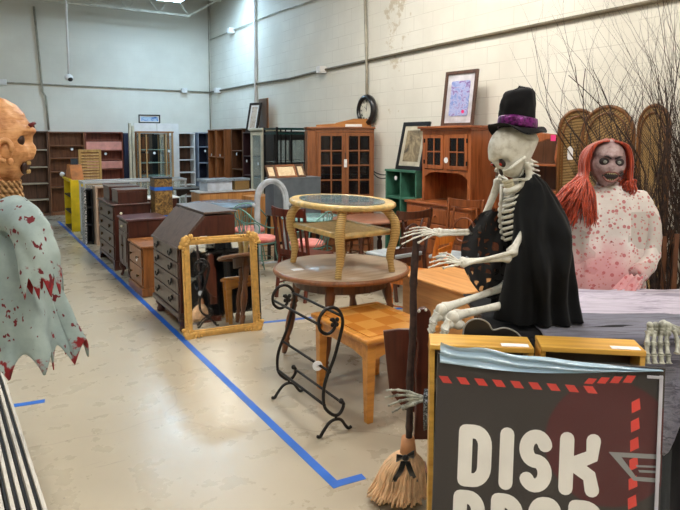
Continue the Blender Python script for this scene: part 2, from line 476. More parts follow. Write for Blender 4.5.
def bookcase(label, loc, rot, w, d, h, shelves, m, mb=None, ms=None, th=.022, group=None, back=True, tags=(), name='bookcase', kick=.06, split=0):
    g = thing(name, label, 'bookcase', loc, rot, group)
    mb = mb or m; ms = ms or m
    for s in (-1, 1):
        x = s * (w / 2 - th / 2)
        part('side_panel', g, m, lambda b: b.box(x - th / 2, x + th / 2, 0, d, 0, h), .002)
    part('top_panel', g, m, lambda b: b.box(-w / 2 - .005, w / 2 + .005, -.005, d, h, h + th), .002)
    if back: part('back_panel', g, mb, lambda b: b.box(-w / 2 + th, w / 2 - th, d - .012, d - .002, kick, h - .001))
    for i, z in enumerate(shelves):
        part('shelf', g, ms, lambda b: b.box(-w / 2 + th + .001, w / 2 - th - .001, .004, d - .013, z - th / 2, z + th / 2), .002)
    if kick: part('plinth', g, m, lambda b: b.box(-w / 2 + th + .001, w / 2 - th - .001, .01, d - .013, 0, kick))
    if split: part('divider', g, m, lambda b: b.box(-th / 2, th / 2, .002, d - .014, kick + .001, h - .001))
    for x, z in tags: price_tag(g, x, z)
    return g

def chest(label, loc, rot, w, d, h, rows, m, mt=None, name='dresser', cat='dresser', knob='bail', foot='bracket', fh=.12, top=.02, metal=None, cols=1, tags=(), group=None):
    g = thing(name, label, cat, loc, rot, group); mt = mt or m; metal = metal or BRASS
    part('carcass', g, m, lambda b: b.box(-w / 2 + .01, w / 2 - .01, .015, d - .005, fh, h - top), .004)
    part('top', g, mt, lambda b: b.box(-w / 2 - .012, w / 2 + .012, -.012, d, h - top, h), .006)
    if foot == 'bracket':
        pts = lambda s: [(s * w / 2, 0), (s * w / 2, fh), (s * (w / 2 - .16), fh), (s * (w / 2 - .13), fh * .7), (s * (w / 2 - .07), fh * .5), (s * (w / 2 - .06), 0)]
        for s in (-1, 1):
            part('foot', g, m, lambda b: (b.prism(pts(s), .0, .02), b.box(min(s * w / 2, s * (w / 2 - .02)), max(s * w / 2, s * (w / 2 - .02)), .02, .14, 0, fh)))
            part('foot', g, m, lambda b: b.box(min(s * w / 2, s * (w / 2 - .06)), max(s * w / 2, s * (w / 2 - .06)), d - .08, d - .01, 0, fh))
        part('apron', g, m, lambda b: b.box(-w / 2, w / 2, .001, .014, fh - .02, fh + .02))
    elif foot == 'cabriole':
        for sx in (-1, 1):
            for y in (.03, d - .06):
                x = sx * (w / 2 - .035)
                part('leg', g, m, lambda b: b.tube(smooth_path([(x, y, fh + .06), (x + sx * .015, y - .012, fh * .75), (x, y, fh * .35), (x + sx * .01, y - .015, .02), (x + sx * .015, y - .03, .012)]), [.03 - .001 * i * .6 for i in range(25)], 8))
    elif foot == 'ball':
        for sx in (-1, 1):
            for y in (.06, d - .06):
                x = sx * (w / 2 - .06)
                part('foot', g, m, lambda b: b.lathe([(.03, fh + .005), (.05, fh * .9), (.045, fh * .6), (.022, fh * .42), (.035, fh * .3), (.04, fh * .15), (.025, 0)], 12, M=Matrix.Translation((x, y, 0))))
        part('base_moulding', g, m, lambda b: b.box(-w / 2 - .01, w / 2 + .01, -.012, d - .01, fh, fh + .045), .008)
    elif foot == 'plinth':
        part('plinth', g, m, lambda b: b.box(-w / 2 - .008, w / 2 + .008, -.008, d - .01, 0, fh), .01)
    z = fh + .02 + (.03 if foot == 'ball' else 0); tot = h - top - .015 - z; sm = sum(rows)
    for r_ in rows:
        hh = tot * r_ / sm
        for c in range(cols):
            x0 = -w / 2 + .03 + c * (w - .06) / cols; x1 = x0 + (w - .06) / cols - .008 * (cols > 1)
            dr = part('drawer', g, m, lambda b: (b.box(x0, x1, 0, .0145, z + .006, z + hh - .006)), .004)
            mid = z + hh / 2; wd = x1 - x0
            xs = [x0 + wd * .22, x0 + wd * .78] if wd > .45 else [(x0 + x1) / 2]
            for xk in xs:
                if knob == 'bail':
                    part('handle', dr, metal, lambda b: (b.box(xk - .035, xk + .035, -.004, -.0005, mid - .014, mid + .022), b.tube([(xk + a, -.018 + .01 * abs(a) / .03, mid - c_) for a, c_ in ((-.03, -.008), (-.03, .01), (-.015, .024), (0, .027), (.015, .024), (.03, .01), (.03, -.008))], .0045, 6), b.ball((xk - .03, -.008, mid + .008), .007, 8, 6), b.ball((xk + .03, -.008, mid + .008), .007, 8, 6)))
                else:
                    part('knob', dr, metal, lambda b: b.lathe([(.006, 0), (.007, .012), (.016, .018), (.017, .026), (.008, .032)], 12, M=Matrix.Translation((xk, -.0005, mid)) @ Matrix.Rotation(PI / 2, 4, 'X')))
        z += hh
    for x, zz in tags: price_tag(g, x, zz, -.02)
    return g

def pane_door(b, x0, x1, z0, z1, nx, nz, fr, mu, y0, y1, m, pane):
    """frame and glazing bars as one sub-part, panes as another"""
    for a in (b,):
        a.box(x0, x0 + fr, y0, y1, z0, z1, m); a.box(x1 - fr, x1, y0, y1, z0, z1, m)
        a.box(x0 + fr, x1 - fr, y0, y1, z0, z0 + fr, m); a.box(x0 + fr, x1 - fr, y0, y1, z1 - fr, z1, m)
        for i in range(1, nx):
            x = x0 + fr + (x1 - x0 - 2 * fr) * i / nx; a.box(x - mu / 2, x + mu / 2, y0 + .002, y1 - .002, z0 + fr, z1 - fr, m)
        for i in range(1, nz):
            z = z0 + fr + (z1 - z0 - 2 * fr) * i / nz; a.box(x0 + fr, x1 - fr, y0 + .003, y1 - .003, z - mu / 2, z + mu / 2, m)
def glass_door(g, x0, x1, z0, z1, nx, nz, m, y0=-.002, fr=.045, mu=.02, pane=PANE):
    d = part('door', g, m, lambda b: pane_door(b, x0, x1, z0, z1, nx, nz, fr, mu, y0, y0 + .022, None, None), .002)
    part('pane', d, pane, lambda b: b.box(x0 + fr, x1 - fr, y0 + .010, y0 + .012, z0 + fr, z1 - fr))
    return d

# ------------------------------------------------------------------ far wall row
BKA = wood('dark_shelf_wood', (104, 70, 50), (72, 46, 34), 0.5); BEIGE = paint('beige_shelf_edge', (196, 180, 156), 0.5)
BKB = wood('brown_shelf_wood', (140, 90, 58), (104, 64, 40), 0.5)
bookcase('tall dark bookcase with beige shelf edges behind the hanging zombie', (.99, 14.5, 0), 0, .86, .32, 1.85, [1.46, 1.08, .72, .36], BKA, ms=BEIGE)
bookcase('tall brown bookcase with thin shelves to the left of the pink boards', (1.80, 14.5, 0), 0, .74, .32, 1.84, [1.55, 1.27, .97, .62], BKB, tags=[(.1, 1.47)])
PINKB = paint('pink_board', (240, 164, 150), 0.6, 0.06); RED = wood('red_shelf_wood', (146, 74, 54), (108, 50, 38), 0.5)
g = bookcase('tall reddish bookcase with two pink boards across it', (2.59, 14.5, 0), 0, .82, .32, 1.84, [1.67, 1.43, 1.22, 1.0, .62], RED, tags=[(.02, 1.36)])
for z0, z1 in ((1.45, 1.64), (1.02, 1.19)):
    part('pink_board', g, PINKB, lambda b: b.box(-.385, .385, .01, .03, z0, z1), .003)
NAVY = paint('navy_paint', (40, 48, 78), 0.45, 0.1)
g = thing('wardrobe_panel', 'narrow dark navy cabinet between the pink boards and the white panels', 'cabinet', (3.10, 14.45, 0))
part('body', g, NAVY, lambda b: b.box(-.09, .12, .01, .36, 0, 1.84), .004)
part('door', g, NAVY, lambda b: b.box(-.085, .115, -.01, .009, .05, 1.8), .004)
# white boards and cream rail behind the curio
for x, w, lab in ((3.46, .50, 'large white board standing behind the left half of the oak curio cabinet'), (3.99, .50, 'large white board standing behind the right half of the oak curio cabinet')):
    g = thing('white_board', lab, 'board', (x, 14.25, 0), 0, 'white boards behind the curio cabinet')
    part('panel', g, WHITE, lambda b: b.box(-w / 2, w / 2, 0, .03, 0, 2.07), .004)
    part('edge_strip', g, WHITE, lambda b: (b.box(-w / 2 - .006, -w / 2, -.004, .034, 0, 2.07), b.box(w / 2, w / 2 + .006, -.004, .034, 0, 2.07)))
g = thing('bed_rail', 'pair of tall cream wooden rails standing left of the curio cabinet', 'rail', (3.10, 13.95, 0))
part('rail', g, CREAM, lambda b: b.box(-.07, -.025, 0, .1, 0, 2.06), .004)
part('rail', g, CREAM, lambda b: b.box(0.0, .05, .02, .1, 0, 2.0), .004)
COAK = wood('curio_oak', (196, 156, 108), (158, 118, 74), .4)
g = thing('curio_cabinet', 'tall oak curio cabinet with glass shelves and a mirrored back', 'cabinet', (3.58, 13.75, 0))
MIRR = NT('mirror_glass'); MIRR.base((.85, .88, .88, 1)); MIRR.set(Metallic=1.0, Roughness=.03); MIRR = done('mirror', MIRR)
for s in (-1, 1):
    part('corner_post', g, COAK, lambda b: b.box(s * .37 - .02, s * .37 + .02, 0, .04, 0, 1.84), .004)
    part('corner_post', g, OAK, lambda b: b.box(s * .37 - .02, s * .37 + .02, .33, .37, 0, 1.84), .004)
    part('door_stile', g, COAK, lambda b: b.box(s * .22 - .014, s * .22 + .014, 0, .02, .1, 1.8), .002)
    part('side_pane', g, CLEAR, lambda b: b.box(s * .37 - .003, s * .37 + .003, .051, .329, .1, 1.78))
part('top_rail', g, OAKX, lambda b: b.box(-.40, .40, -.02, .39, 1.8405, 1.875), .008)
part('base', g, OAKX, lambda b: b.box(-.4, .4, -.01, .38, 0, .09), .006)
part('mirror_back', g, MIRR, lambda b: b.box(-.34, .34, .34, .345, .1, 1.83))
for z in (.5, .85, 1.15, 1.45):
    part('glass_shelf', g, glass('shelf_glass', (190, 225, 215), .03, .55), lambda b: b.box(-.345, .345, .03, .335, z, z + .012))
price_tag(g, -.05, 1.38, -.005); price_tag(g, .28, 1.42, -.005)
# small framed print on the white boards
def picture(name, label, loc, rot, w, h, fw, mf, mart, mm=None, mat_w=0, tilt=0, th=.03, cat='picture', art=None, grp=None):
    g = thing(name, label, cat, loc, rot, grp); M = Matrix.Rotation(-tilt, 4, 'X')
    b = MB(); b.M = M
    o = [(-w / 2, 0), (w / 2, 0), (w / 2, h), (-w / 2, h)]; i = [(-w / 2 + fw, fw), (w / 2 - fw, fw), (w / 2 - fw, h - fw), (-w / 2 + fw, h - fw)]
    b.ring(o, i, 0, th); b.build('frame', mf, g, .004)
    if mm:
        b = MB(); b.M = M
        i2 = [(-w / 2 + fw + mat_w, fw + mat_w), (w / 2 - fw - mat_w, fw + mat_w), (w / 2 - fw - mat_w, h - fw - mat_w), (-w / 2 + fw + mat_w, h - fw - mat_w)]
        b.ring(i, i2, .010, .016); b.build('mat_board', mm, g)
    b = MB(); b.M = M; b.box(-w / 2 + fw, w / 2 - fw, .018, .022, fw, h - fw); b.build('print', mart, g)
    return g
def art(key, stops, scale, dist=1.0, bump=0):
    t = NT(key); t.base(t.ramp(t.noise(t.coord(), scale, 5, .6, dist), [(p, lin(c)) for p, c in stops])); t.set(Roughness=.4, Coat_Weight=.3); return done(key, t)
DKFRAME = paint('dark_frame', (44, 34, 30), .35, .2); BLKFRAME = paint('black_frame', (20, 20, 24), .3, .1, coat=.4)
picture('framed_print', 'small landscape print in a dark frame standing on the white boards', (3.57, 14.262, 2.071), 0, .50, .20, .028, DKFRAME, art('blue_print', [(.35, (60, 120, 200)), (.5, (190, 215, 235)), (.65, (90, 150, 215))], 9), WHITE, .02, .0)

bookcase('white bookcase in the far corner with five open shelves', (4.51, 14.48, 0), 0, .42, .34, 1.83, [1.5, 1.18, .87, .56, .27], WHITE, mb=WALNUT)
GREYB = paint('grey_blue_paint', (150, 160, 178), .5)
bookcase('grey blue bookcase tucked into the far corner', (4.95, 14.40, 0), 0, .36, .40, 1.84, [1.5, 1.1, .7, .35], GREYB, mb=NAVY, tags=[(0, 1.4)])

# ------------------------------------------------------------------ along the right wall, fronts to the aisle
ORNG = wood('orange_brown_wood', (158, 98, 56), (112, 66, 36), .4)
bookcase('orange brown open bookcase closest to the far corner', (4.80, 13.50, 0), FX, .50, .38, 1.90, [1.28, .7], ORNG, mb=ORNG, group='orange brown bookcases', tags=[(0, 1.33)])
bookcase('orange brown bookcase with a plain end panel beside the dark one', (4.80, 12.93, 0), FX, .52, .38, 1.90, [1.28, .7], ORNG, mb=ORNG, group='orange brown bookcases', tags=[(0, 1.33)])
bookcase('dark brown open bookcase right of the orange brown pair', (4.80, 11.93, 0), FX, .62, .36, 1.90, [1.45, 1.05, .6], WALNUT, mb=MAHOG, tags=[(.0, 1.38)])
PURP = paint('plum_brown', (66, 40, 46), .45)
bookcase('plum dark bookcase beside the cream cabinet under the leaning picture', (4.80, 11.38, 0), FX, .44, .36, 1.82, [1.35, .95, .5], PURP, mb=DARKIN, tags=[(0, 1.25)])
picture('framed_picture', 'tall framed picture leaning on top of the plum dark bookcase', (4.90, 11.40, 1.845), -PI / 2 + .35, .34, .62, .05, DKFRAME, art('beige_art', [(.3, (180, 150, 120)), (.6, (226, 214, 200)), (.8, (120, 100, 120))], 12), WHITE, .04, .22)
g = thing('framed_picture', 'brown framed board standing behind the tall picture on the plum bookcase', 'picture', (5.12, 11.30, 1.845), -PI / 2)
part('board', g, WALNUT, lambda b: b.box(-.2, .2, 0, .03, 0, .68), .004)
part('edge_strip', g, OAK, lambda b: b.box(-.21, .21, .0305, .04, 0, .69))
# cream cabinet with glass door
g = thing('display_cabinet', 'tall cream display cabinet with a long glass door', 'cabinet', (4.72, 10.72, 0), FX)
part('carcass', g, CREAM, lambda b: (b.box(-.29, -.27, .0, .42, 0, 1.86), b.box(-.27, .27, .40, .42, .08, 1.84), b.box(-.27, .27, .025, .42, 0, .08), b.box(.27, .29, .0, .05, 0, 1.86), b.box(.27, .29, .37, .42, 0, 1.86), b.box(.27, .29, .05, .37, 0, .3), b.box(.27, .29, .05, .37, 1.78, 1.86)), .003)
part('cornice', g, CREAM, lambda b: b.box(-.32, .32, -.03, .44, 1.8605, 1.91), .012)
glass_door(g, -.268, .268, .1, 1.84, 1, 1, CREAM, fr=.07, pane=CLEAR)
part('side_pane', g, CLEAR, lambda b: b.box(.278, .282, .05, .37, .3, 1.78))
for z in (.55, .95, 1.35): part('shelf', g, WALNUT, lambda b: b.box(-.265, .268, .03, .398, z, z + .02))
price_tag(g, .1, 1.22, -.01)
# black steel etagere and the black glass cabinet behind it
TEALM = paint('teal_metal', (28, 66, 66), .35, .1, .5)
g = thing('steel_rack', 'black and teal steel display rack in front of the black glass cabinet', 'rack', (4.36, 9.05, 0), 0)
Wk, Dk = 1.02, .5
for x in (0, Wk):
    for y in (0, Dk): part('post', g, BLACKM, lambda b: b.box(x - .015, x + .015, y - .015, y + .015, 0, 1.9), .002)
for x in (.07, .16, .27): part('upright', g, BLACKM, lambda b: b.box(x - .01, x + .01, -.01, .01, .1, 1.88))
for z in (1.86, 1.78): part('top_rail', g, TEALM, lambda b: (b.box(.016, Wk - .016, -.012, .012, z, z + .03), b.box(.016, Wk - .016, Dk - .012, Dk + .012, z, z + .03), b.box(-.012, .012, .016, Dk - .016, z, z + .03), b.box(Wk - .012, Wk + .012, .016, Dk - .016, z, z + .03)))
for z in (1.3, .7, .15): part('glass_shelf', g, CLEAR, lambda b: b.box(.02, Wk - .02, .02, Dk - .02, z, z + .01))
for z in (1.27, .67, .12): part('shelf_rail', g, BLACKM, lambda b: (b.box(.016, Wk - .016, -.01, .01, z, z + .02), b.box(.016, Wk - .016, Dk - .01, Dk + .01, z, z + .02)))
g = thing('display_cabinet', 'black glazed cabinet standing behind the steel rack', 'cabinet', (4.93, 9.66, 0), 0)
part('carcass', g, BLACKP, lambda b: (b.box(-.34, -.31, 0, .4, 0, 1.84), b.box(.31, .34, 0, .4, 0, 1.84), b.box(-.31, .31, .38, .4, 0, 1.84), b.box(-.31, .31, 0, .38, 1.72, 1.84), b.box(-.31, .31, 0, .38, 0, .1)), .003)
GREYIN = paint('grey_interior', (120, 126, 134), .6)
for i in (-1, 1):
    glass_door(g, -.305 if i < 0 else .002, -.002 if i < 0 else .305, .12, 1.71, 1, 1, BLACKP, fr=.03, pane=CLEAR)
for z in (.5, .9, 1.3): part('shelf', g, BLACKP, lambda b: b.box(-.309, .309, .03, .379, z, z + .02))
part('back_lining', g, GREYIN, lambda b: b.box(-.305, .305, .372, .379, .1, 1.71))

# brown china cabinet
g = thing('china_cabinet', 'brown china cabinet with two latticed glass doors under the clock', 'cabinet', (4.72, 7.47, 0), R(-22))
w, d, h = .88, .36, 1.85
part('carcass', g, CHERRY, lambda b: (b.box(-w / 2, -w / 2 + .02, .0, d, 0, h), b.box(w / 2 - .02, w / 2, 0, d, 0, h), b.box(-w / 2 + .02, w / 2 - .02, d - .02, d, 0, h), b.box(-w / 2 + .02, w / 2 - .02, .0, d - .02, h - .05, h), b.box(-w / 2 + .02, w / 2 - .02, .02, d - .02, 0, .1)), .003)
part('pilaster', g, CHERRY, lambda b: b.box(-w / 2 - .10, -w / 2 - .001, .01, .035, 0, h), .003)
part('side_panel', g, CHERRY, lambda b: b.box(-w / 2 - .125, -w / 2 - .101, .01, d, 0, h), .003)
part('cornice', g, CHERRYX, lambda b: b.box(-w / 2 - .14, w / 2 + .02, -.02, d + .01, h + .0005, h + .03), .008)
glass_door(g, -w / 2 + .021, -.002, .82, h - .055, 2, 4, CHERRY, fr=.05, mu=.022)
glass_door(g, .002, w / 2 - .021, .82, h - .055, 2, 4, CHERRY, fr=.05, mu=.022)
for s in (-1, 1):
    dd = part('door', g, CHERRY, lambda b: b.box(min(s * .002, s * .418), max(s * .002, s * .418), -.002, .019, .11, .81), .004)
    part('raised_panel', dd, CHERRY, lambda b: b.box(min(s * .06, s * .36), max(s * .06, s * .36), -.012, -.0025, .18, .74), .008)
for z in (.81, 1.15, 1.47): part('shelf', g, WALNUT, lambda b: b.box(-w / 2 + .021, w / 2 - .021, .03, d - .021, z, z + .015))
part('paper_tag', g, TAGM, lambda b: b.box(-.02, .025, -.012, -.0105, 1.28, 1.40))
part('tag_string', g, DKFRAME, lambda b: b.tube([(0, -.008, 1.40), (0, -.008, 1.5)], .006, 6))
for i, (x0, x1, y, z0, dz, lab) in enumerate(((-.40, .30, .08, 0, .055, 'low honey wooden rail lying on top of the china cabinet'), (-.0, .56, .2, 0, .13, 'taller honey wooden board on the china cabinet behind the rail'))):
    g2 = thing('wooden_rail', lab, 'board', (4.72 + (x0 + x1) / 2, 7.47 + y, 1.881), R(-22))
    ww = (x1 - x0) / 2
    part('board', g2, OAKX, lambda b: b.prism([(-ww, 0), (ww, 0), (ww, dz), (0, dz), (-ww, dz * .5)], 0, .03), .003)
g2 = thing('white_strip', 'short white plastic strip lying on the china cabinet', 'strip', (4.76, 7.47, 1.881), R(-22))
part('strip', g2, WHITE, lambda b: b.box(-.03, .22, 0, .03, 0, .04), .004)
# clock
g = thing('wall_clock', 'round black wall clock with a white face above the china cabinet', 'clock', (XR - .04, 7.66, 2.145), -PI / 2)
MX = Matrix.Rotation(PI / 2, 4, 'X')
part('rim', g, BLKFRAME, lambda b: b.lathe([(.17, .03), (.175, .075), (.20, .085), (.235, .06), (.245, .03), (.24, 0), (.17, 0)], 40, M=MX, cap=False))
t = NT('clock_face'); t.base(t.ramp(t.noise(t.coord(), 8, 4), [(.3, lin((205, 205, 190))), (.7, lin((232, 230, 215)))])); t.set(Roughness=.35); CF = done('clock_face', t)
fc = part('face', g, CF, lambda b: b.lathe([(.18, .01), (.18, .03)], 40, M=MX, smooth=False))
def numerals(b):
    strokes = {1: 'I', 2: 'II', 3: 'III', 4: 'IV', 5: 'V', 6: 'VI', 7: 'VII', 8: 'VIII', 9: 'IX', 10: 'X', 11: 'XI', 12: 'XII'}
    for n_, s in strokes.items():
        a = PI / 2 - n_ * PI / 6; cx, cz = .14 * math.cos(a), .14 * math.sin(a)
        M = Matrix.Translation((cx, -.031, cz)) @ Matrix.Rotation(-(a - PI / 2), 4, 'Y')
        wid = {'I': .010, 'V': .018, 'X': .018}; tot = sum(wid[c] for c in s); x = -tot / 2
        def bar(x0, x1):
            p = [Vector((x0 - .003, 0, -.02)), Vector((x0 + .003, 0, -.02)), Vector((x1 + .003, 0, .02)), Vector((x1 - .003, 0, .02))]
            b.raw([M @ (q + Vector((0, dy, 0))) for dy in (0, -.002) for q in p], [(0, 1, 2, 3), (7, 6, 5, 4), (0, 4, 5, 1), (1, 5, 6, 2), (2, 6, 7, 3), (3, 7, 4, 0)])
        for c in s:
            w_ = wid[c]
            if c == 'I': bar(x + w_ / 2, x + w_ / 2)
            elif c == 'V': bar(x + w_ / 2, x + .002); bar(x + w_ / 2, x + w_ - .002)
            else: bar(x + .002, x + w_ - .002); bar(x + w_ - .002, x + .002)
            x += w_
part('numerals', fc, BLACKP, numerals)
part('hour_hand', g, BLACKP, lambda b: b.bar((.01, -.034, .01), (-.055, -.034, .055), .008, .003))
part('minute_hand', g, BLACKP, lambda b: b.bar((0, -.038, -.02), (.03, -.038, .125), .006, .003))

# green cubby shelf with picture
GREEN = paint('green_paint', (72, 128, 106), .4, .12)
g = thing('cubby_shelf', 'dark green open cubby shelf against the right wall', 'shelf', (4.90, 6.36, 0), FX)
part('top_panel', g, GREEN, lambda b: b.box(-.34, .34, -.015, .36, 1.255, 1.285), .004)
for x in (-.325, .0, .325): part('upright', g, GREEN, lambda b: b.box(x - .015, x + .015, 0, .35, 0, 1.2545), .003)
for z in (.06, .45, .9): 
    for s in (-1, 1): part('shelf', g, GREEN, lambda b: b.box(s * .1625 - .145, s * .1625 + .145, .002, .348, z - .015, z + .015), .003)
part('back_panel', g, GREEN, lambda b: b.box(-.31, -.016, .335, .349, .08, 1.25))
price_tag(g, -.1, 1.17, .0)
picture('framed_picture', 'large black framed sepia picture leaning on the green shelf', (4.95, 6.27, 1.287), FX, .56, .66, .055, BLKFRAME, art('sepia_landscape', [(.3, (52, 48, 40)), (.48, (140, 124, 96)), (.62, (182, 166, 132)), (.8, (92, 84, 68))], 5), paint('cream_mat', (206, 198, 176), .6), .06, .22)

# hutch
HUT = wood('hutch_maple', (166, 96, 54), (120, 64, 34), .33); HUTX = wood('hutch_maple_across', (166, 96, 54), (120, 64, 34), .33, axis='x')
g = thing('hutch', 'reddish brown wooden hutch with latticed glass doors over drawers', 'hutch', (4.80, 5.335, 0), FX)
w = .85
part('upper_case', g, HUT, lambda b: (b.box(-w / 2, -w / 2 + .03, 0, .38, .94, 1.80), b.box(w / 2 - .03, w / 2, 0, .38, .94, 1.80), b.box(-w / 2 + .03, w / 2 - .03, .36, .38, .94, 1.80), b.box(-w / 2 + .03, w / 2 - .03, .02, .36, 1.30, 1.325), b.box(-w / 2 + .03, w / 2 - .03, .02, .36, 1.775, 1.80)), .003)
part('face_frame', g, HUT, lambda b: (b.box(-w / 2, -w / 2 + .05, -.02, -.0005, .94, 1.80), b.box(w / 2 - .05, w / 2, -.02, -.0005, .94, 1.80), b.box(-.03, .03, -.02, -.0005, 1.33, 1.76), b.box(-w / 2 + .05, w / 2 - .05, -.02, -.0005, 1.76, 1.80)), .002)
sc = [(-w / 2 + .05, 1.33), (w / 2 - .05, 1.33), (w / 2 - .05, 1.24)] + [(w / 2 - .05 - .05 - .0 - i * .0, 1.26) for i in (0,)] + [(.29, 1.285), (.2, 1.30), (-.2, 1.30), (-.29, 1.285), (-.33, 1.26), (-w / 2 + .05, 1.24)]
part('scalloped_valance', g, HUT, lambda b: b.prism(sc, -.02, -.0005), .002)
part('cornice', g, HUTX, lambda b: (b.box(-w / 2 - .02, w / 2 + .02, -.045, .39, 1.8005, 1.825), b.box(-w / 2 - .045, w / 2 + .045, -.07, .40, 1.8255, 1.855)), .006)
for s in (-1, 1):
    x0, x1 = (.032, .373) if s > 0 else (-.373, -.032)
    dd = glass_door(g, x0, x1, 1.34, 1.755, 2, 2, HUT, y0=-.03, fr=.045, mu=.016)
    for z in (1.42, 1.68): part('hinge', dd, BLACKM, lambda b: b.box((x1 if s > 0 else x0) - .012, (x1 if s > 0 else x0) + .012, -.036, -.0305, z - .025, z + .025))
price_tag(g, .03, 1.45, -.035, .035)
w2 = 1.16
part('base_case', g, HUT, lambda b: b.box(-w2 / 2, w2 / 2, -.14, .38, .08, .905), .004)
part('base_top', g, HUTX, lambda b: b.box(-w2 / 2 - .02, w2 / 2 + .02, -.165, .40, .9055, .935), .008)
part('plinth', g, HUT, lambda b: b.box(-w2 / 2 - .01, w2 / 2 + .01, -.15, .38, 0, .0795), .006)
for c in range(3):
    for r_ in range(4):
        x0 = -w2 / 2 + .04 + c * .365; z0 = .13 + r_ * .19
        dr = part('drawer', g, HUT, lambda b: b.box(x0, x0 + .35, -.158, -.1405, z0, z0 + .175), .006)
        part('knob', dr, HUT, lambda b: b.ball((x0 + .175, -.172, z0 + .09), .016, 10, 8))
FLOWER = art('flower_print', [(.36, (120, 140, 200)), (.5, (172, 180, 220)), (.6, (140, 110, 170)), (.74, (90, 96, 160))], 14)
g = picture('framed_picture', 'tall framed flower print in violet standing on top of the hutch', (5.0, 5.40, 1.857), FX + .12, .50, .68, .04, wood('walnut_frame', (92, 62, 44), (60, 38, 26), .35), paint('white_mat', (214, 212, 218), .6), None, 0, .13, .03)
def flower(b):
    b.M = Matrix.Rotation(-.13, 4, 'X')
    pts = []
    for cx, cz, a0 in ((.12, .53, 0), (-.12, .53, 90), (-.12, .15, 180), (.12, .15, 270)): pts += arc(cx, cz, .025, a0, a0 + 90, 5)
    b.prism(pts, .012, .0175)
part('flower_print', g, FLOWER, flower)
part('price_tag', g, PINKT, lambda b: b.lathe([(.022, 0), (.022, .003)], 12, M=Matrix.Translation((.11, -.01, .17)) @ Matrix.Rotation(PI / 2, 4, 'X'), smooth=False))

# scalloped shelf unit behind the skeleton
g = thing('corner_shelf', 'reddish wooden shelf unit with scalloped sides behind the seated skeleton', 'shelf', (4.92, 4.28, 0), FX)
SC = [(0, 0), (0, .75), (.06, .80), (.02, .95), (.0, 1.08), (.05, 1.2), (.10, 1.3), (.04, 1.4), (0.0, 1.5), (.02, 1.62), (.05, 1.70), (.05, 1.74), (.33, 1.74), (.33, 0)]
for s in (-1, 1): part('scalloped_side', g, HUT, lambda b: b.prism([(a, c) for a, c in SC], s * .40 - .012, s * .40 + .012, 'yz'), .003)
for z in (.3, .75, 1.15, 1.42): part('shelf', g, HUTX, lambda b: b.box(-.387, .387, .06, .318, z, z + .02), .003)
part('back_panel', g, WALNUT, lambda b: b.box(-.387, .387, .319, .33, .05, 1.72))  # darker wood than the sides, standing in for shade inside the unit
tp = [(-.40, 1.745), (-.40, 1.72)] + [(-.3, 1.70), (-.2, 1.675), (0, 1.66), (.2, 1.675), (.3, 1.70), (.4, 1.72), (.4, 1.745), (.2, 1.765), (0, 1.775), (-.2, 1.765)]
part('crest_rail', g, HUT, lambda b: b.prism(tp, .02, .05), .003)
part('price_tag', g, PINKT, lambda b: b.box(.33, .39, .01, .014, 1.68, 1.74))

# folding wicker screen
t = NT('woven_cane')
v = t.coord((1, 1, 1)); 
w1 = t.add('ShaderNodeTexWave', wave_type='BANDS', bands_direction='DIAGONAL'); w1.inputs['Scale'].default_value = 22; w1.inputs['Distortion'].default_value = 1.5
t.link(v, w1.inputs['Vector'])
w2_ = t.add('ShaderNodeTexWave', wave_type='BANDS', bands_direction='Z'); w2_.inputs['Scale'].default_value = 34; w2_.inputs['Distortion'].default_value = 2.0
t.link(v, w2_.inputs['Vector'])
hh = t.math('MULTIPLY', w1.outputs['Fac'], w2_.outputs['Fac'])
t.base(t.ramp(hh, [(.1, lin((112, 84, 42))), (.45, lin((178, 144, 86)))])); t.set(Roughness=.6); t.bump(hh, .6, .01)
CANE = done('cane', t)
POLE = wood('rattan_pole', (130, 84, 40), (86, 52, 22), .4)
g = thing('folding_screen', 'three panel wicker folding screen with arched tops', 'screen')
ends = [((4.93, 3.86), (5.16, 3.58)), ((4.99, 3.64), (5.14, 3.19)), ((5.12, 3.15), (5.0, 2.79))]
for (a, c), hs in zip(ends, (1.98, 2.0, 1.99)):
    a = Vector((a[0], a[1], 0)); c = Vector((c[0], c[1], 0)); dx = (c - a); L = dx.length; dx.normalize(); M = Matrix.Translation((a + c) / 2) @ Matrix.Rotation(math.atan2(dx.y, dx.x), 4, 'Z')
    hw = L / 2 - .012; prof = [(hw, 0)] + arc(0, hs - hw * 1.15, hw, 0, 180, 20, ry=hw * 1.15) + [(-hw, 0)]
    b = MB(); b.M = M; b.prism(prof, -.008, .008); p_ = b.build('cane_panel', CANE, g)
    b = MB(); b.M = M; b.tube([(x, 0, z) for x, z in prof], .020, 8); b.tube([(x * .82, -.012, z if z < .1 else z - .06) for x, z in prof], .010, 6)
    b.tube([(-hw, 0, .12), (hw, 0, .12)], .012, 6); b.tube([(-hw, 0, .9), (hw, 0, .9)], .010, 6); b.build('pole_frame', POLE, p_)
g2 = bpy.data.objects.new('hang_tag', None); C.objects.link(g2); g2.parent = g; g2.location = (4.91, 3.70, 1.5); g2.rotation_euler = (0, 0, -1.0)
part('paper_tag', g2, TAGM, lambda b: b.prism([(-.025, 0), (.025, 0), (.025, .11), (.01, .13), (-.01, .13), (-.025, .11)], 0, .003))
part('string', g2, DKFRAME, lambda b: b.tube([(0, 0.002, .13), (0, .002, .26)], .006, 6))
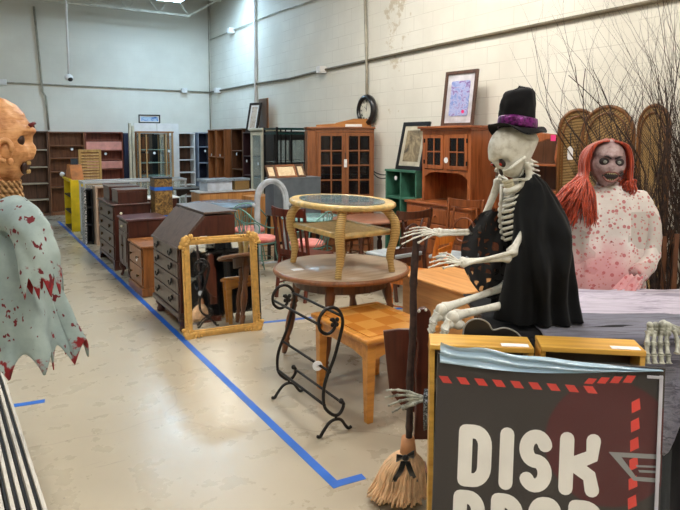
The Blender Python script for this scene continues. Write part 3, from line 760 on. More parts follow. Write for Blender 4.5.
# ================================================================== the row of furniture along the tape
YEL = paint('yellow_paint', (248, 212, 30), .4, .06); ORG = paint('orange_cardboard', (206, 122, 52), .6, .12)
g = thing('pencil_shelf', 'bright yellow open shelf with a peaked orange top like a pencil', 'shelf', (1.49, 12.2, 0), FX)
for s in (-1, 1): part('side_panel', g, YEL, lambda b: b.box(s * .44 - .012, s * .44 + .012, 0, .26, 0, .95), .003)
part('back_panel', g, YEL, lambda b: b.box(-.427, .427, .24, .259, .02, .94))
for z in (.03, .34, .64, .92): part('shelf', g, YEL if z > .9 else BLACKP, lambda b: b.box(-.427, .427, .004, .239, z - .012, z + .012), .002)
part('peaked_top', g, ORG, lambda b: b.prism([(-.42, .951), (.42, .951), (.16, 1.22), (-.16, 1.22)], .03, .24), .003)
part('flap', g, YEL, lambda b: (b.bar((-.45, .0, .955), (.45, .0, .955), .05, .03)), .002)
part('black_tip', g, BLACKP, lambda b: b.prism([(-.12, 1.2205), (.12, 1.2205), (.02, 1.33), (-.02, 1.33)], .08, .19), .003)
part('white_knob', g, WHITE, lambda b: b.ball((-.40, -.03, 1.02), .045))

g = thing('louvered_shutter', 'golden pine louvered shutter standing behind the yellow pencil shelf', 'shutter', (2.10, 13.4, 0))
for s in (-1, 1): part('stile', g, PINE, lambda b: b.box(s * .2 - .025, s * .2 + .025, 0, .035, 0, 1.48), .004)
for z in (.0, .72, 1.42): part('rail', g, PINE, lambda b: b.box(-.1745, .1745, .002, .033, z, z + .06), .004)
part('louvers', g, PINE, lambda b: [b.raw([(-.174, 0.0, z), (.174, 0.0, z), (.174, .03, z + .045), (-.174, .03, z + .045), (-.174, 0.006, z - .006), (.174, 0.006, z - .006), (.174, .034, z + .039), (-.174, .034, z + .039)], [(0, 1, 2, 3), (7, 6, 5, 4), (0, 4, 5, 1), (2, 6, 7, 3), (1, 5, 6, 2), (0, 3, 7, 4)]) for z in [.08 + i * .062 for i in range(10)] + [.80 + i * .062 for i in range(10)]])

# aluminium framed glass counter
ALU = paint('aluminium', (214, 218, 224), .35, .01, .6)
g = thing('glass_counter', 'long aluminium framed glass display counter behind the dark dressers', 'counter', (2.48, 10.9, 0))
for s in (-1, 1):
    for y in (0.0, .45): part('corner_post', g, ALU, lambda b: b.box(s * .88 - .015, s * .88 + .015, y, y + .03, 0, .93), .002)
part('top_frame', g, ALU, lambda b: (b.box(-.90, .90, -.01, .02, .9305, .97), b.box(-.90, .90, .46, .49, .9305, .97), b.box(-.90, -.87, .0205, .4595, .9305, .97), b.box(.87, .90, .0205, .4595, .9305, .97)), .003)
part('top_glass', g, CLEAR, lambda b: b.box(-.87, .87, .02, .46, .955, .962))
part('front_glass', g, CLEAR, lambda b: b.box(-.86, .86, .008, .014, .42, .925))
part('glass_shelf', g, CLEAR, lambda b: b.box(-.86, .86, .03, .45, .68, .69))
part('base_box', g, WHITE, lambda b: b.box(-.864, .864, .004, .476, .05, .42), .003)
part('middle_rail', g, ALU, lambda b: b.box(-.864, .864, -.002, .003, .40, .43))

t = NT('speckled_stone'); t.base(t.ramp(t.noise(t.coord(), 38, 3, .7), [(.46, lin((34, 34, 36))), (.54, lin((190, 190, 190)))])); t.set(Roughness=.4); SPECK = done('speck', t)
g = thing('narrow_shelf', 'narrow black shelf with a black and white speckled side', 'shelf', (1.64, 10.18, 0))
part('speckled_side', g, SPECK, lambda b: b.box(-.155, -.125, 0, .30, 0, .92), .003)
for x in (-.06, .02): pass
part('side_panel', g, BLACKP, lambda b: b.box(-.045, -.025, 0, .30, 0, .90))
part('back_panel', g, BLACKP, lambda b: b.box(-.1245, -.0455, .28, .30, 0, .90))
for z in (.03, .32, .6, .885): part('shelf', g, BLACKP, lambda b: b.box(-.1245, -.0455, .002, .279, z - .01, z + .01))
WASH = wood('whitewashed_wood', (196, 170, 148), (160, 132, 110), .55)
bookcase('low whitewashed bookcase beside the speckled narrow shelf', (1.80, 10.0, 0), 0, .34, .28, .92, [.62, .33], WASH, mb=wood('whitewashed_back', (176, 140, 116), (140, 106, 84), .6), th=.03)

# dark chest of drawers + boxes on it
chest('large dark mahogany chest of drawers carrying two boxes', (1.50, 8.48, 0), FX, 1.06, .48, .86, [1, 1.1, 1.1, 1.1], MAHOG, MAHOGX, foot='bracket', cols=1)
for (x0, x1, y0, y1, hh, lab) in ((1.56, 1.97, 8.52, 8.96, .19, 'dark wooden box at the far end of the large dark chest'), (1.57, 1.96, 8.02, 8.40, .18, 'dark wooden box at the near end of the large dark chest')):
    g = thing('wooden_box', lab, 'box', ((x0 + x1) / 2, (y0 + y1) / 2, .861))
    a, c = (x1 - x0) / 2, (y1 - y0) / 2
    part('body', g, MAHOG, lambda b: b.box(-a + .006, a - .006, -c + .006, c - .006, 0, hh - .03), .003)
    part('lid', g, MAHOGX, lambda b: b.box(-a, a, -c, c, hh - .0295, hh), .005)
# washstand
WCH = paint('grey_mahogany', (84, 62, 60), .35, .15)
g = thing('washstand', 'dark cherry cabinet on curved legs between the large chest and the nightstand', 'cabinet', (1.50, 7.40, 0), FX)
part('carcass', g, MAHOG, lambda b: b.box(-.25, .25, .012, .46, .16, .735), .004)
part('top', g, paint('grey_mahogany_top', (104, 74, 78), .3, .15), lambda b: b.box(-.265, .265, -.012, .475, .7355, .76), .006)  # top is lighter and greyer than the carcass
dr = part('drawer', g, MAHOG, lambda b: b.box(-.23, .23, .0, .0115, .60, .71), .004)
part('knob', dr, CREAM, lambda b: b.ball((.0, -.012, .655), .016, 10, 8))
for s in (-1, 1):
    dd = part('door', g, MAHOG, lambda b: b.box(min(s * .005, s * .23), max(s * .005, s * .23), 0, .0115, .19, .59), .004)
    part('raised_panel', dd, MAHOG, lambda b: b.box(min(s * .04, s * .195), max(s * .04, s * .195), -.008, -.0005, .24, .54), .006)
    part('knob', dd, BRASS, lambda b: b.ball((s * .03, -.012, .42), .011, 8, 6))
    for y in (.035, .42):
        part('leg', g, MAHOG, lambda b: b.tube(smooth_path([(s * .215, y, .18), (s * .235, y - .015, .13), (s * .215, y, .07), (s * .225, y - .01, .025), (s * .235, y - .025, .012)]), [.032, .032, .031, .030, .029, .027, .025, .023, .021, .019, .018, .017, .016, .016, .016, .016, .017, .018, .019, .020, .02, .019, .017, .014, .01], 8))
part('white_knob', g, CREAM, lambda b: b.ball((-.225, .03, .778), .018, 10, 8))
chest('small warm wooden two drawer nightstand next to the slant front desk', (1.49, 6.74, 0), FX, .62, .44, .55, [1, 1], WALNUT if False else wood('warm_walnut', (156, 100, 54), (112, 66, 34), .35), name='nightstand', cat='nightstand', knob='round', foot='plinth', fh=.09, tags=[(.16, .40)])

# burl pedestal
t = NT('burl_wood'); nn = t.noise(t.coord((1, 1, 1)), 16, 6, .75, 1.5)
t.base(t.ramp(nn, [(.38, lin((52, 36, 16))), (.52, lin((118, 88, 42))), (.66, lin((168, 136, 78)))])); t.set(Roughness=.5, Coat_Weight=.2); t.bump(nn, .4, .01); BURL = done('burl', t)
g = thing('pedestal', 'square mottled burl pedestal banded with blue tape', 'pedestal', (2.10, 7.88, 0))
part('column', g, BURL, lambda b: b.box(-.115, .115, -.115, .115, 0, 1.18), .008)
part('cap', g, BLACKP, lambda b: b.box(-.118, .118, -.118, .118, 1.1805, 1.20), .004)
for z in (1.03, .66): part('tape_band', g, TAPE, lambda b: b.box(-.1175, .1175, -.1175, .1175, z, z + .045))

# slant front desk
DESK = wood('desk_mahogany_glare', (92, 74, 66), (60, 44, 40), .33); DESKX = wood('desk_mahogany_side', (84, 44, 36), (52, 26, 22), .3)  # front wood is greyer: the glare on it is put into its colour
g = thing('slant_front_desk', 'dark brown slant front desk with four drawers and ball feet', 'desk', (1.47, 5.46, 0), FX)
w, fh = .86, .13
part('carcass', g, DESKX, lambda b: b.box(-w / 2 + .005, w / 2 - .005, .015, .53, fh, .76), .004)
part('upper_case', g, DESKX, lambda b: b.prism([(.02, .7605), (.53, .7605), (.53, 1.02), (.255, 1.02)], -w / 2 + .012, w / 2 - .012, 'yz'), .003)
part('slant_lid', g, DESK, lambda b: b.prism([(-.005, .765), (.02, .7605), (.255, 1.022), (.236, 1.035)], -w / 2 + .01, w / 2 - .01, 'yz'), .003)
part('top', g, DESK, lambda b: b.box(-w / 2, w / 2, .240, .54, 1.0365, 1.056), .005)
part('waist_moulding', g, DESK, lambda b: b.box(-w / 2 - .006, w / 2 + .006, -.014, .0145, .742, .762), .005)
part('base_moulding', g, DESK, lambda b: b.box(-w / 2 - .01, w / 2 + .01, -.012, .535, fh, fh + .05), .01)
z = fh + .06
for k, hh in enumerate((.16, .145, .135, .125)):
    dr = part('drawer', g, DESK, lambda b: b.box(-w / 2 + .03, w / 2 - .03, 0, .0145, z, z + hh - .01), .004)
    m_ = z + hh / 2
    for xk in (-.22, .22):
        part('bail_pull', dr, BLACKM, lambda b: (b.ball((xk, -.006, m_ + .01), (.028, .006, .026), 12, 8), b.tube([(xk + a, -.022, m_ + c_) for a, c_ in ((-.032, .012), (-.03, -.008), (-.015, -.022), (0, -.025), (.015, -.022), (.03, -.008), (.032, .012))], .005, 6)))
    z += hh
for s in (-1, 1):
    for y in (.055, .47):
        x = s * (w / 2 - .055)
        part('foot', g, DESKX, lambda b: (b.lathe([(.05, fh + .002), (.052, .10), (.035, .07), (.03, .055), (.042, .035), (.04, .012), (.026, 0)], 12, M=Matrix.Translation((x, y, 0)))))
# gilt mirror leaning on the desk
GOLD = paint('gilt', (226, 178, 98), .38, .07, .25, .2, .4, 30)
GOLDB = MB()
g = thing('gilt_mirror', 'ornate gold framed mirror leaning against the slant front desk', 'mirror', (1.80, 4.83, 0), R(-8.5))
wm, hm, fw, tl = .66, .86, .065, .13
MM = Matrix.Rotation(-tl, 4, 'X')
def carved(b):
    b.M = MM
    o = [(-wm / 2, 0), (wm / 2, 0), (wm / 2, hm), (-wm / 2, hm)]
    def off(k): return [(-wm / 2 + k, k), (wm / 2 - k, k), (wm / 2 - k, hm - k), (-wm / 2 + k, hm - k)]
    b.ring(o, off(.02), .0, .028); b.ring(off(.02), off(.05), -.010, .028); b.ring(off(.05), off(fw), -.002, .024)
part('frame', g, GOLD, carved, .005)
def corners(b):
    b.M = MM
    for sx in (-1, 1):
        for z0, sz in ((0, 1), (hm, -1)):
            cx = sx * wm / 2
            for k in range(9):
                a = k / 8 * PI / 2; rr = .055 + .018 * math.cos(k * 2.4)
                b.ball((cx - sx * rr * math.cos(a) * 1.2 + sx * .012, -.014, z0 + sz * rr * math.sin(a) * 1.2 - sz * .012), (.022, .012, .020), 8, 6)
            for k in range(1, 5):
                b.ball((cx - sx * (.035 + k * .026), -.012, z0 + sz * .012), (.018 - k * .002, .010, .014), 8, 6)
                b.ball((cx - sx * .012, -.012, z0 + sz * (.035 + k * .026)), (.014, .010, .018 - k * .002), 8, 6)
            b.ball((cx - sx * .02, -.016, z0 + sz * .02), (.032, .014, .032), 10, 8)
part('carved_corners', g, GOLD, corners)
part('mirror_glass', g, MIRR, lambda b: (setattr(b, 'M', MM), b.box(-wm / 2 + fw - .004, wm / 2 - fw + .004, .010, .014, fw - .004, hm - fw + .004)))
part('backing', g, BLACKP, lambda b: (setattr(b, 'M', MM), b.box(-wm / 2 + .01, wm / 2 + .02, .0285, .040, .01, hm - .01)))
part('price_sticker', g, TAGM, lambda b: (setattr(b, 'M', MM), b.box(-.17, -.11, .004, .02, hm + .0005, hm + .004)))

# ------------------------------------------------------------------ middle of the floor
SLATE = paint('slate_paint', (104, 112, 120), .45, .08); BLUEG = paint('dusty_blue_top', (120, 144, 166), .25, .12)
g = thing('round_table', 'round table with a dusty blue grey top behind the slant front desk', 'table', (3.10, 8.28, 0))
part('tabletop', g, BLUEG, lambda b: b.lathe([(0.0, .72), (.50, .72), (.53, .735), (.53, .755), (.51, .765), (0, .765)], 48, cap=False))
part('pedestal', g, DKFRAME, lambda b: b.lathe([(.14, .7195), (.06, .66), (.05, .5), (.09, .4), (.05, .28), (.08, .14), (.1, .1)], 16))
for k in range(4):
    a = k * PI / 2 + .4
    part('foot', g, DKFRAME, lambda b: b.tube(smooth_path([(.08 * math.cos(a), .08 * math.sin(a), .13), (.22 * math.cos(a), .22 * math.sin(a), .14), (.38 * math.cos(a), .38 * math.sin(a), .03)]), .025, 8))
LIGHTOAK = wood('light_oak', (196, 142, 84), (164, 108, 58), .4)
chest('oak dresser with a pale top carrying the storage boxes', (3.46, 8.98, 0), 0, .96, .45, .87, [1, 1, 1], LIGHTOAK, paint('pale_top', (206, 208, 208), .35), foot='plinth', knob='round', fh=.08)
g = thing('storage_box', 'white and grey storage box on the pale topped oak dresser', 'box', (3.33, 9.2, .872), .15)
part('box_body', g, paint('white_box', (206, 214, 226), .5), lambda b: b.box(-.22, .22, -.14, .14, 0, .15), .004)
part('lid', g, paint('grey_lid', (150, 164, 176), .4), lambda b: b.box(-.26, .24, -.16, .16, .1505, .19), .004)
g = thing('basket', 'tan wicker box with a pale lid beside the white storage box', 'basket', (3.72, 9.2, .872), .1)
part('basket_body', g, CANE, lambda b: b.box(-.12, .14, -.12, .12, 0, .15), .006)
part('lid', g, paint('grey_lid', (150, 164, 176), .4), lambda b: b.box(-.13, .15, -.13, .13, .1505, .185), .004)
g = thing('side_table', 'dark side table with a white top beside the burl pedestal', 'table', (2.42, 9.75, 0))
part('tabletop', g, WHITE, lambda b: b.box(-.36, .42, -.2, .25, .74, .765), .006)
part('apron', g, MAHOG, lambda b: b.box(-.32, .38, -.17, .22, .58, .7395), .004)
for sx in (-.31, .37):
    for sy in (-.16, .21): part('leg', g, MAHOG, lambda b: b.lathe([(.028, .5795), (.02, .4), (.028, .3), (.016, 0)], 10, M=Matrix.Translation((sx, sy, 0))))
g = thing('coffee_table', 'low dark table with a curved apron standing upside on the far counter row', 'table', (3.28, 10.05, 0))
g['label'] = 'dark wooden table with a curved apron in front of the white corner bookcase'
part('tabletop', g, DKFRAME, lambda b: b.box(-.42, .35, -.22, .22, .84, .865), .006)
part('apron', g, DKFRAME, lambda b: b.prism([(-.4, .8395), (.33, .8395), (.33, .72), (.15, .79), (-.2, .79), (-.4, .72)], -.2, -.17), .003)
for sx in (-.38, .31):
    for sy in (-.185, .185): part('leg', g, DKFRAME, lambda b: b.box(sx - .02, sx + .02, sy - .015, sy + .02, 0, .7195 if sy < 0 else .8395), .003)
g = thing('stool', 'small dark stool with a padded seat right of the glass counter end', 'stool', (3.95, 10.3, 0))
part('seat', g, BLACKP, lambda b: b.lathe([(0, .66), (.19, .66), (.2, .69), (.17, .74), (0, .75)], 24, cap=False))
for k in range(4):
    a = k * PI / 2 + .6; part('leg', g, BLACKM, lambda b: b.tube([(.14 * math.cos(a), .14 * math.sin(a), .659), (.2 * math.cos(a), .2 * math.sin(a), 0)], .012, 8))

# grey arched frame
GREYA = paint('grey_wash', (196, 202, 210), .5, .12)
g = thing('arched_frame', 'grey washed arched wooden frame standing behind the teal chairs', 'frame', (3.35, 7.12, 0), R(-10))
aw, ah = .235, 1.18
prof = lambda k: [(-(aw - k), .04 + k * .3), (aw - k, .04 + k * .3)] + [(aw - k, .82)] + [((aw - k) * math.cos(R(a)) * (1 if True else 1), .82 + (ah - .82 - k) * (math.sin(R(a)) ** .75)) for a in range(6, 180, 8)] + [(-(aw - k), .82)]
part('frame', g, GREYA, lambda b: (b.ring(prof(0), prof(.075), 0, .04), b.ring(prof(.012), prof(.05), -.014, -.0002)), .006)
for s in (-1, 1): part('ear', g, GREYA, lambda b: b.ball((s * (aw + .005), .015, .83), (.03, .02, .03), 10, 8))
g = thing('cabinet', 'plain oak cabinet with a white label seen through the grey arched frame', 'cabinet', (3.95, 8.52, 0), 0)
part('carcass', g, LIGHTOAK, lambda b: b.box(-.30, .26, 0.001, .38, 0, .80), .004)
part('label', g, TAGM, lambda b: b.box(.12, .19, -.004, 0, .58, .68))
for x in (.04,): part('knob', g, WHITE, lambda b: b.ball((x, -.012, .62), .02, 10, 8))
g = thing('buffet_cabinet', 'slate grey flat sided cabinet on legs in front of the china cabinet', 'cabinet', (3.84, 7.30, 0), 0)
part('body', g, SLATE, lambda b: b.box(-.38, .36, 0, .28, .64, 1.15), .004)
part('top', g, SLATE, lambda b: b.box(-.385, .365, -.004, .285, 1.1505, 1.165), .003)
for sx in (-.34, .32):
    for sy in (.03, .25): part('leg', g, BLACKP, lambda b: b.box(sx - .02, sx + .02, sy - .02, sy + .02, 0, .6395), .003)
part('stretcher', g, BLACKP, lambda b: b.box(-.319, .299, .24, .26, .2, .24))
g = thing('trifold_mirror', 'folded brown framed tri fold mirror leaning on the slate grey cabinet', 'mirror', (3.70, 7.34, 1.170), R(4))
MT = Matrix.Rotation(-.5, 4, 'X')
for x0, x1 in ((-.31, -.165), (-.16, .16), (.165, .30)):
    o = [(x0, 0), (x1, 0), (x1, .20), (x0, .20)]; i = [(x0 + .025, .03), (x1 - .025, .03), (x1 - .025, .17), (x0 + .025, .17)]
    p_ = part('panel_frame', g, CHERRYX if x0 > -.2 and x1 < .2 else WALNUT, lambda b: (setattr(b, 'M', MT), b.ring(o, i, 0, .02)), .003)
    part('panel', p_, art('tan_panel', [(.35, (206, 178, 140)), (.6, (230, 210, 176)), (.8, (150, 160, 120))], 14), lambda b: (setattr(b, 'M', MT), b.box(x0 + .025, x1 - .025, .008, .012, .03, .17)))

# teal wire patio set
TEAL = paint('teal_wire', (110, 158, 148), .4, .1, .3); PINK = cloth('pink_cushion', (226, 152, 144), (204, 116, 108))
def patio_chair(label, loc, rot):
    g = thing('patio_chair', label, 'chair', loc, rot, 'teal wire patio chairs')
    seat = [(.21 * math.cos(R(a)), .21 * math.sin(R(a)), .43) for a in range(0, 361, 15)]
    part('seat_ring', g, TEAL, lambda b: b.tube(seat, .009, 6, cap=False))
    part('seat_wires', g, TEAL, lambda b: [b.tube([(x, -math.sqrt(.0441 - x * x), .43), (x, math.sqrt(.0441 - x * x), .43)], .004, 5) for x in (-.16, -.11, -.055, 0, .055, .11, .16)])
    part('back_hoop', g, TEAL, lambda b: b.tube(smooth_path([(-.24, -.10, .62), (-.25, .05, .64), (-.22, .2, .72), (-.13, .27, .82), (0, .29, .86), (.13, .27, .82), (.22, .2, .72), (.25, .05, .64), (.24, -.10, .62), (.21, -.14, .56), (.2, -.1, .43)]), .009, 6))
    part('back_wires', g, TEAL, lambda b: [b.tube(smooth_path([(a * .7, .2 - abs(a) * .25, .43), (a * .6, .25, .6), (a, .285 - abs(a) * .2, .85 - abs(a) * .25)]), .005, 5) for a in (-.16, -.08, 0, .08, .16)] + [b.tube([(.06 * math.cos(R(k)) , .262, .63 + .06 * math.sin(R(k))) for k in range(0, 361, 30)], .005, 5), b.tube([(-.2, -.1, .43), (-.24, -.10, .62)], .009, 6)])
    for s in (-1, 1):
        for y0, y1 in ((-.13, -.2), (.13, .22)):
            part('leg', g, TEAL, lambda b: b.tube(smooth_path([(s * .15, y0, .425), (s * .16, y0, .3), (s * .2, y1, 0.008)]), .009, 6))
    part('leg_ring', g, TEAL, lambda b: b.tube([(.165 * math.cos(R(a)), .165 * math.sin(R(a)), .22) for a in range(0, 361, 20)], .005, 5, cap=False))
    part('cushion', g, PINK, lambda b: b.lathe([(0, .435), (.19, .437), (.215, .455), (.21, .485), (.17, .50), (0, .505)], 28, cap=False))
    return g
patio_chair('teal wire chair with a pink cushion beside the gold mirror', (2.99, 6.72, 0), R(100))
patio_chair('teal wire chair with a pink cushion seen between the rattan table legs', (3.33, 6.12, 0), R(-150))
patio_chair('teal wire chair with a pink cushion behind the cherry slat chair', (3.17, 7.48, 0), R(150))
g = thing('patio_table', 'teal wire bistro table with a round glass top', 'table', (3.66, 6.58, 0), 0)
part('glass_top', g, glass('aqua_glass', (170, 215, 215), .04, .5), lambda b: b.lathe([(0, .70), (.385, .70), (.39, .706), (.385, .712), (0, .712)], 40, cap=False))
part('rim', g, TEAL, lambda b: b.tube([(.392 * math.cos(R(a)), .392 * math.sin(R(a)), .70) for a in range(0, 361, 10)], .009, 6, cap=False))
part('lower_ring', g, TEAL, lambda b: b.tube([(.25 * math.cos(R(a)), .25 * math.sin(R(a)), .3) for a in range(0, 361, 15)], .007, 6, cap=False))
for k in range(4):
    a = k * PI / 2 + .5; part('leg', g, TEAL, lambda b: b.tube(smooth_path([(.36 * math.cos(a), .36 * math.sin(a), .695), (.22 * math.cos(a), .22 * math.sin(a), .35), (.33 * math.cos(a), .33 * math.sin(a), .008)]), .009, 6))

# ------------------------------------------------------------------ dining chairs
def turned(b, x, y, z0, z1, r=.02, M=None):
    L = z1 - z0
    prof = [(r * .55, z0), (r * .8, z0 + .05 * L), (r * 1.0, z0 + .16 * L), (r * .6, z0 + .20 * L), (r * .95, z0 + .24 * L), (r * .65, z0 + .28 * L), (r * 1.15, z0 + .5 * L), (r * 1.05, z0 + .62 * L), (r * .65, z0 + .67 * L), (r * 1.1, z0 + .71 * L), (r * .7, z0 + .75 * L), (r * 1.1, z0 + .79 * L), (r * 1.2, z1)]
    b.lathe(prof, 12, M=Matrix.Translation((x, y, 0)) if M is None else M)
SEATG = cloth('pale_grey_seat', (184, 192, 196), (150, 160, 168))
def dining_chair(label, loc, rot, m, back='slat', h=.95, seat=None, w=.44, group=None):
    """faces local -Y; the back is on the +Y side"""
    g = thing('dining_chair', label, 'chair', loc, rot, group)
    part('seat', g, seat or m, lambda b: b.box(-w / 2, w / 2, -.21, .19, .43, .47), .014)
    part('seat_frame', g, m, lambda b: (b.box(-w / 2 + .02, w / 2 - .02, -.19, -.17, .37, .4295), b.box(-w / 2 + .02, w / 2 - .02, .15, .17, .37, .4295), b.box(-w / 2 + .02, -w / 2 + .04, -.1695, .1495, .37, .4295), b.box(w / 2 - .04, w / 2 - .02, -.1695, .1495, .37, .4295)))
    for s in (-1, 1):
        part('front_leg', g, m, lambda b: turned(b, s * (w / 2 - .03), -.18, 0, .3695, .02))
        x = s * (w / 2 - .02)
        part('back_post', g, m, lambda b: (b.bar((x, .27, 0), (x, .205, .44), .028, .036), b.bar((x, .205, .44), (x * 1.06, .30, h), .026, .034)), .004)
    zt = h
    def yb(z): return .205 + (z - .44) * (.095 / (h - .44))
    part('crest_rail', g, m, lambda b: b.grid(lambda u, v: None, 1, 1) if False else crest(b, w, h, yb), .004)
    if back == 'slat':
        for i in range(5):
            x = (i - 2) * (w - .12) / 5
            part('slat', g, m, lambda b: b.bar((x, yb(.52), .52), (x * 1.03, yb(h - .09), h - .09), .028, .010), .002)
        part('lower_rail', g, m, lambda b: b.bar((-w / 2 + .034, yb(.5), .5), (w / 2 - .034, yb(.5), .5), .02, .05), .003)
    elif back == 'ladder':
        for z in (.58, .70): part('ladder_rail', g, m, lambda b: b.bar((-w / 2 + .034, yb(z), z), (w / 2 - .034, yb(z), z), .018, .05), .003)
    elif back == 'arc':
        part('lattice', g, m, lambda b: (b.tube([(x, yb(z), z) for x, z in arc(0, .56, .155, 8, 172, 14, ry=.24)], .013, 6), b.tube([(-.155, yb(.8), .86), (-.10, yb(.7), .72), (-.1, yb(.6), .60), (-.16, yb(.55), .54)], .011, 6), b.tube([(.155, yb(.8), .86), (.10, yb(.7), .72), (.1, yb(.6), .60), (.16, yb(.55), .54)], .011, 6)))
        part('lower_rail', g, m, lambda b: b.bar((-w / 2 + .034, yb(.52), .52), (w / 2 - .034, yb(.52), .52), .02, .06), .003)
    elif back == 'ring':
        part('lattice', g, m, lambda b: (b.tube([(x, yb(z), z) for x, z in arc(0, .70, .12, 0, 360, 20, ry=.13)], .011, 6), [b.bar((s_ * .16, yb(.5), .53), (s_ * .13, yb(h - .09), h - .09), .018, .012) for s_ in (-1, 1)]))
        part('lower_rail', g, m, lambda b: b.bar((-w / 2 + .034, yb(.5), .5), (w / 2 - .034, yb(.5), .5), .02, .05), .003)
    part('stretcher', g, m, lambda b: (b.tube([(-w / 2 + .035, -.17, .16), (-w / 2 + .03, .24, .16)], .009, 6)))
    part('stretcher', g, m, lambda b: (b.tube([(w / 2 - .035, -.17, .16), (w / 2 - .03, .24, .16)], .009, 6)))
    part('stretcher', g, m, lambda b: (b.tube([(-w / 2 + .04, .03, .16), (w / 2 - .04, .03, .16)], .009, 6)))
    return g
def crest(b, w, h, yb):
    n = 10; vs = []; 
    for i in range(n + 1):
        u = i / n * 2 - 1; x = u * (w / 2 + .01); y = yb(h) - .005 + .03 * (1 - u * u); zt = h + .005 - .012 * (1 - u * u) + .012 * abs(u) ** 3
        for dy in (-.011, .011):
            vs += [(x, y + dy, h - .085), (x, y + dy, zt)]
    fs = []
    for i in range(n):
        a = i * 4; c = a + 4
        fs += [(a, c, c + 1, a + 1), (a + 2, a + 3, c + 3, c + 2), (a + 1, c + 1, c + 3, a + 3), (a, a + 2, c + 2, c)]
    fs += [(0, 1, 3, 2), (n * 4, n * 4 + 2, n * 4 + 3, n * 4 + 1)]
    b.raw(vs, fs)
REDCH = wood('red_cherry', (108, 48, 32), (66, 28, 20), .28); DKCH = wood('dark_chair_wood', (92, 52, 36), (54, 30, 22), .32); HONC = wood('honey_chair', (138, 76, 38), (92, 46, 22), .32); ORC = wood('orange_pine', (216, 128, 46), (178, 92, 28), .32)
g = thing('dining_table', 'oval dining table with a brown top in front of the patio set', 'table', (4.10, 5.90, 0))
part('tabletop', g, wood('brown_top', (154, 104, 80), (120, 76, 56), .3, axis='x'), lambda b: b.lathe([(0, .715), (.50, .715), (.515, .73), (.50, .742), (0, .742)], 44, sx=.98, sy=.82, cap=False))
part('apron', g, DKCH, lambda b: b.box(-.34, .34, -.28, .28, .63, .7145), .003)
for sx in (-1, 1):
    for sy in (-1, 1): part('leg', g, DKCH, lambda b: turned(b, sx * .31, sy * .25, 0, .6295, .03))
dining_chair('reddish slat back chair left of the rattan table, turned sideways', (3.04, 5.60, 0), R(112), REDCH, 'slat', .98, seat=REDCH)
dining_chair('dark brown chair with an arched lattice back facing away behind the rattan table', (3.90, 5.14, 0), R(186), DKCH, 'arc', .95, seat=SEATG, w=.50)
dining_chair('honey brown chair with a ring lattice back in front of the hutch drawers', (4.36, 4.70, 0), R(-66), HONC, 'ring', 1.03, seat=SEATG, w=.42)
dining_chair('orange pine ladder back chair behind the pale wooden chest', (3.46, 4.24, 0), R(205), ORC, 'ladder', .86, w=.38)
dining_chair('brown chair with an arched lattice back on the far side of the oval table', (4.25, 6.62, 0), R(4), HONC, 'arc', .92, seat=SEATG, w=.46)

# ------------------------------------------------------------------ round dinette, rattan table, rack, end table
g = thing('dinette_table', 'round brown topped dinette table on turned legs carrying the rattan table', 'table', (2.36, 3.79, 0))
part('tabletop', g, wood('dinette_laminate', (188, 166, 142), (166, 142, 118), .3, axis='x', coat=.3), lambda b: b.lathe([(0, .722), (.50, .722), (.50, .73), (0, .73)], 64, cap=False))
part('edge_band', g, wood('edge_band', (140, 88, 52), (104, 62, 36), .35), lambda b: b.lathe([(.501, .731), (.515, .728), (.522, .712), (.515, .697), (.48, .694), (.48, .7215), (.501, .7215)], 64, cap=False))
part('apron', g, WALNUT, lambda b: b.ring([(.36 * math.cos(R(a)), .36 * math.sin(R(a))) for a in range(0, 360, 10)], [(.34 * math.cos(R(a)), .34 * math.sin(R(a))) for a in range(0, 360, 10)], .60, .7215, 'xy'))
TURN = wood('turned_walnut', (128, 78, 44), (84, 48, 28), .33)
for sx in (-1, 1):
    for sy in (-1, 1):
        def leg(b):
            M = Matrix.Translation((sx * .235, sy * .235, .66)) @ Matrix.Rotation(-sx * R(9), 4, 'Y') @ Matrix.Rotation(sy * R(7), 4, 'X') @ Matrix.Translation((0, 0, -.66))
            r = .03
            b.lathe([(r * .6, .005), (r * .75, .03), (r, .09), (r * .6, .11), (r * .9, .125), (r * .6, .14), (r * 1.1, .22), (r * 1.15, .3), (r * .8, .38), (r * 1.0, .40), (r * .7, .42), (r * 1.1, .44), (r * .7, .46), (r * .95, .5), (r * 1.25, .56), (r * 1.25, .72)], 14, M=M)
        part('leg', g, TURN, leg)
tag(MB().box(-.045, .045, -.03, .03, 0, .001, TAGM).build('paper_slip', loc=(2.02, 3.86, .731)), 'small white paper slip on the dinette table', 'paper')

t = NT('wrapped_rattan'); vv = t.coord((1, 1, 1)); wv_ = t.add('ShaderNodeTexWave', wave_type='BANDS', bands_direction='Z'); wv_.inputs['Scale'].default_value = 26; wv_.inputs['Distortion'].default_value = 1.2; wv_.inputs['Detail Scale'].default_value = 3
t.link(vv, wv_.inputs['Vector']); n_ = t.noise(vv, 14, 4)
c_ = t.mix(t.math('MULTIPLY', n_, .6), t.ramp(wv_.outputs['Fac'], [(.05, lin((120, 84, 34))), (.35, lin((204, 170, 104))), (.8, lin((222, 192, 126)))]), lin((176, 136, 74)))
t.base(c_); t.set(Roughness=.45, Coat_Weight=.15); t.bump(wv_.outputs['Fac'], .25, .004); WRAP = done('wrap', t)
RAT = paint('rattan_rim', (224, 190, 120), .35, .12, coat=.3, scale=20)
g = thing('rattan_table', 'oval glass topped rattan table standing on the round dinette table', 'table', (2.345, 3.775, .7312))
A, B_ = .35, .515
ov = lambda k, n=60: [((A - k) * math.cos(2 * PI * i / n), (B_ - k) * math.sin(2 * PI * i / n)) for i in range(n)]
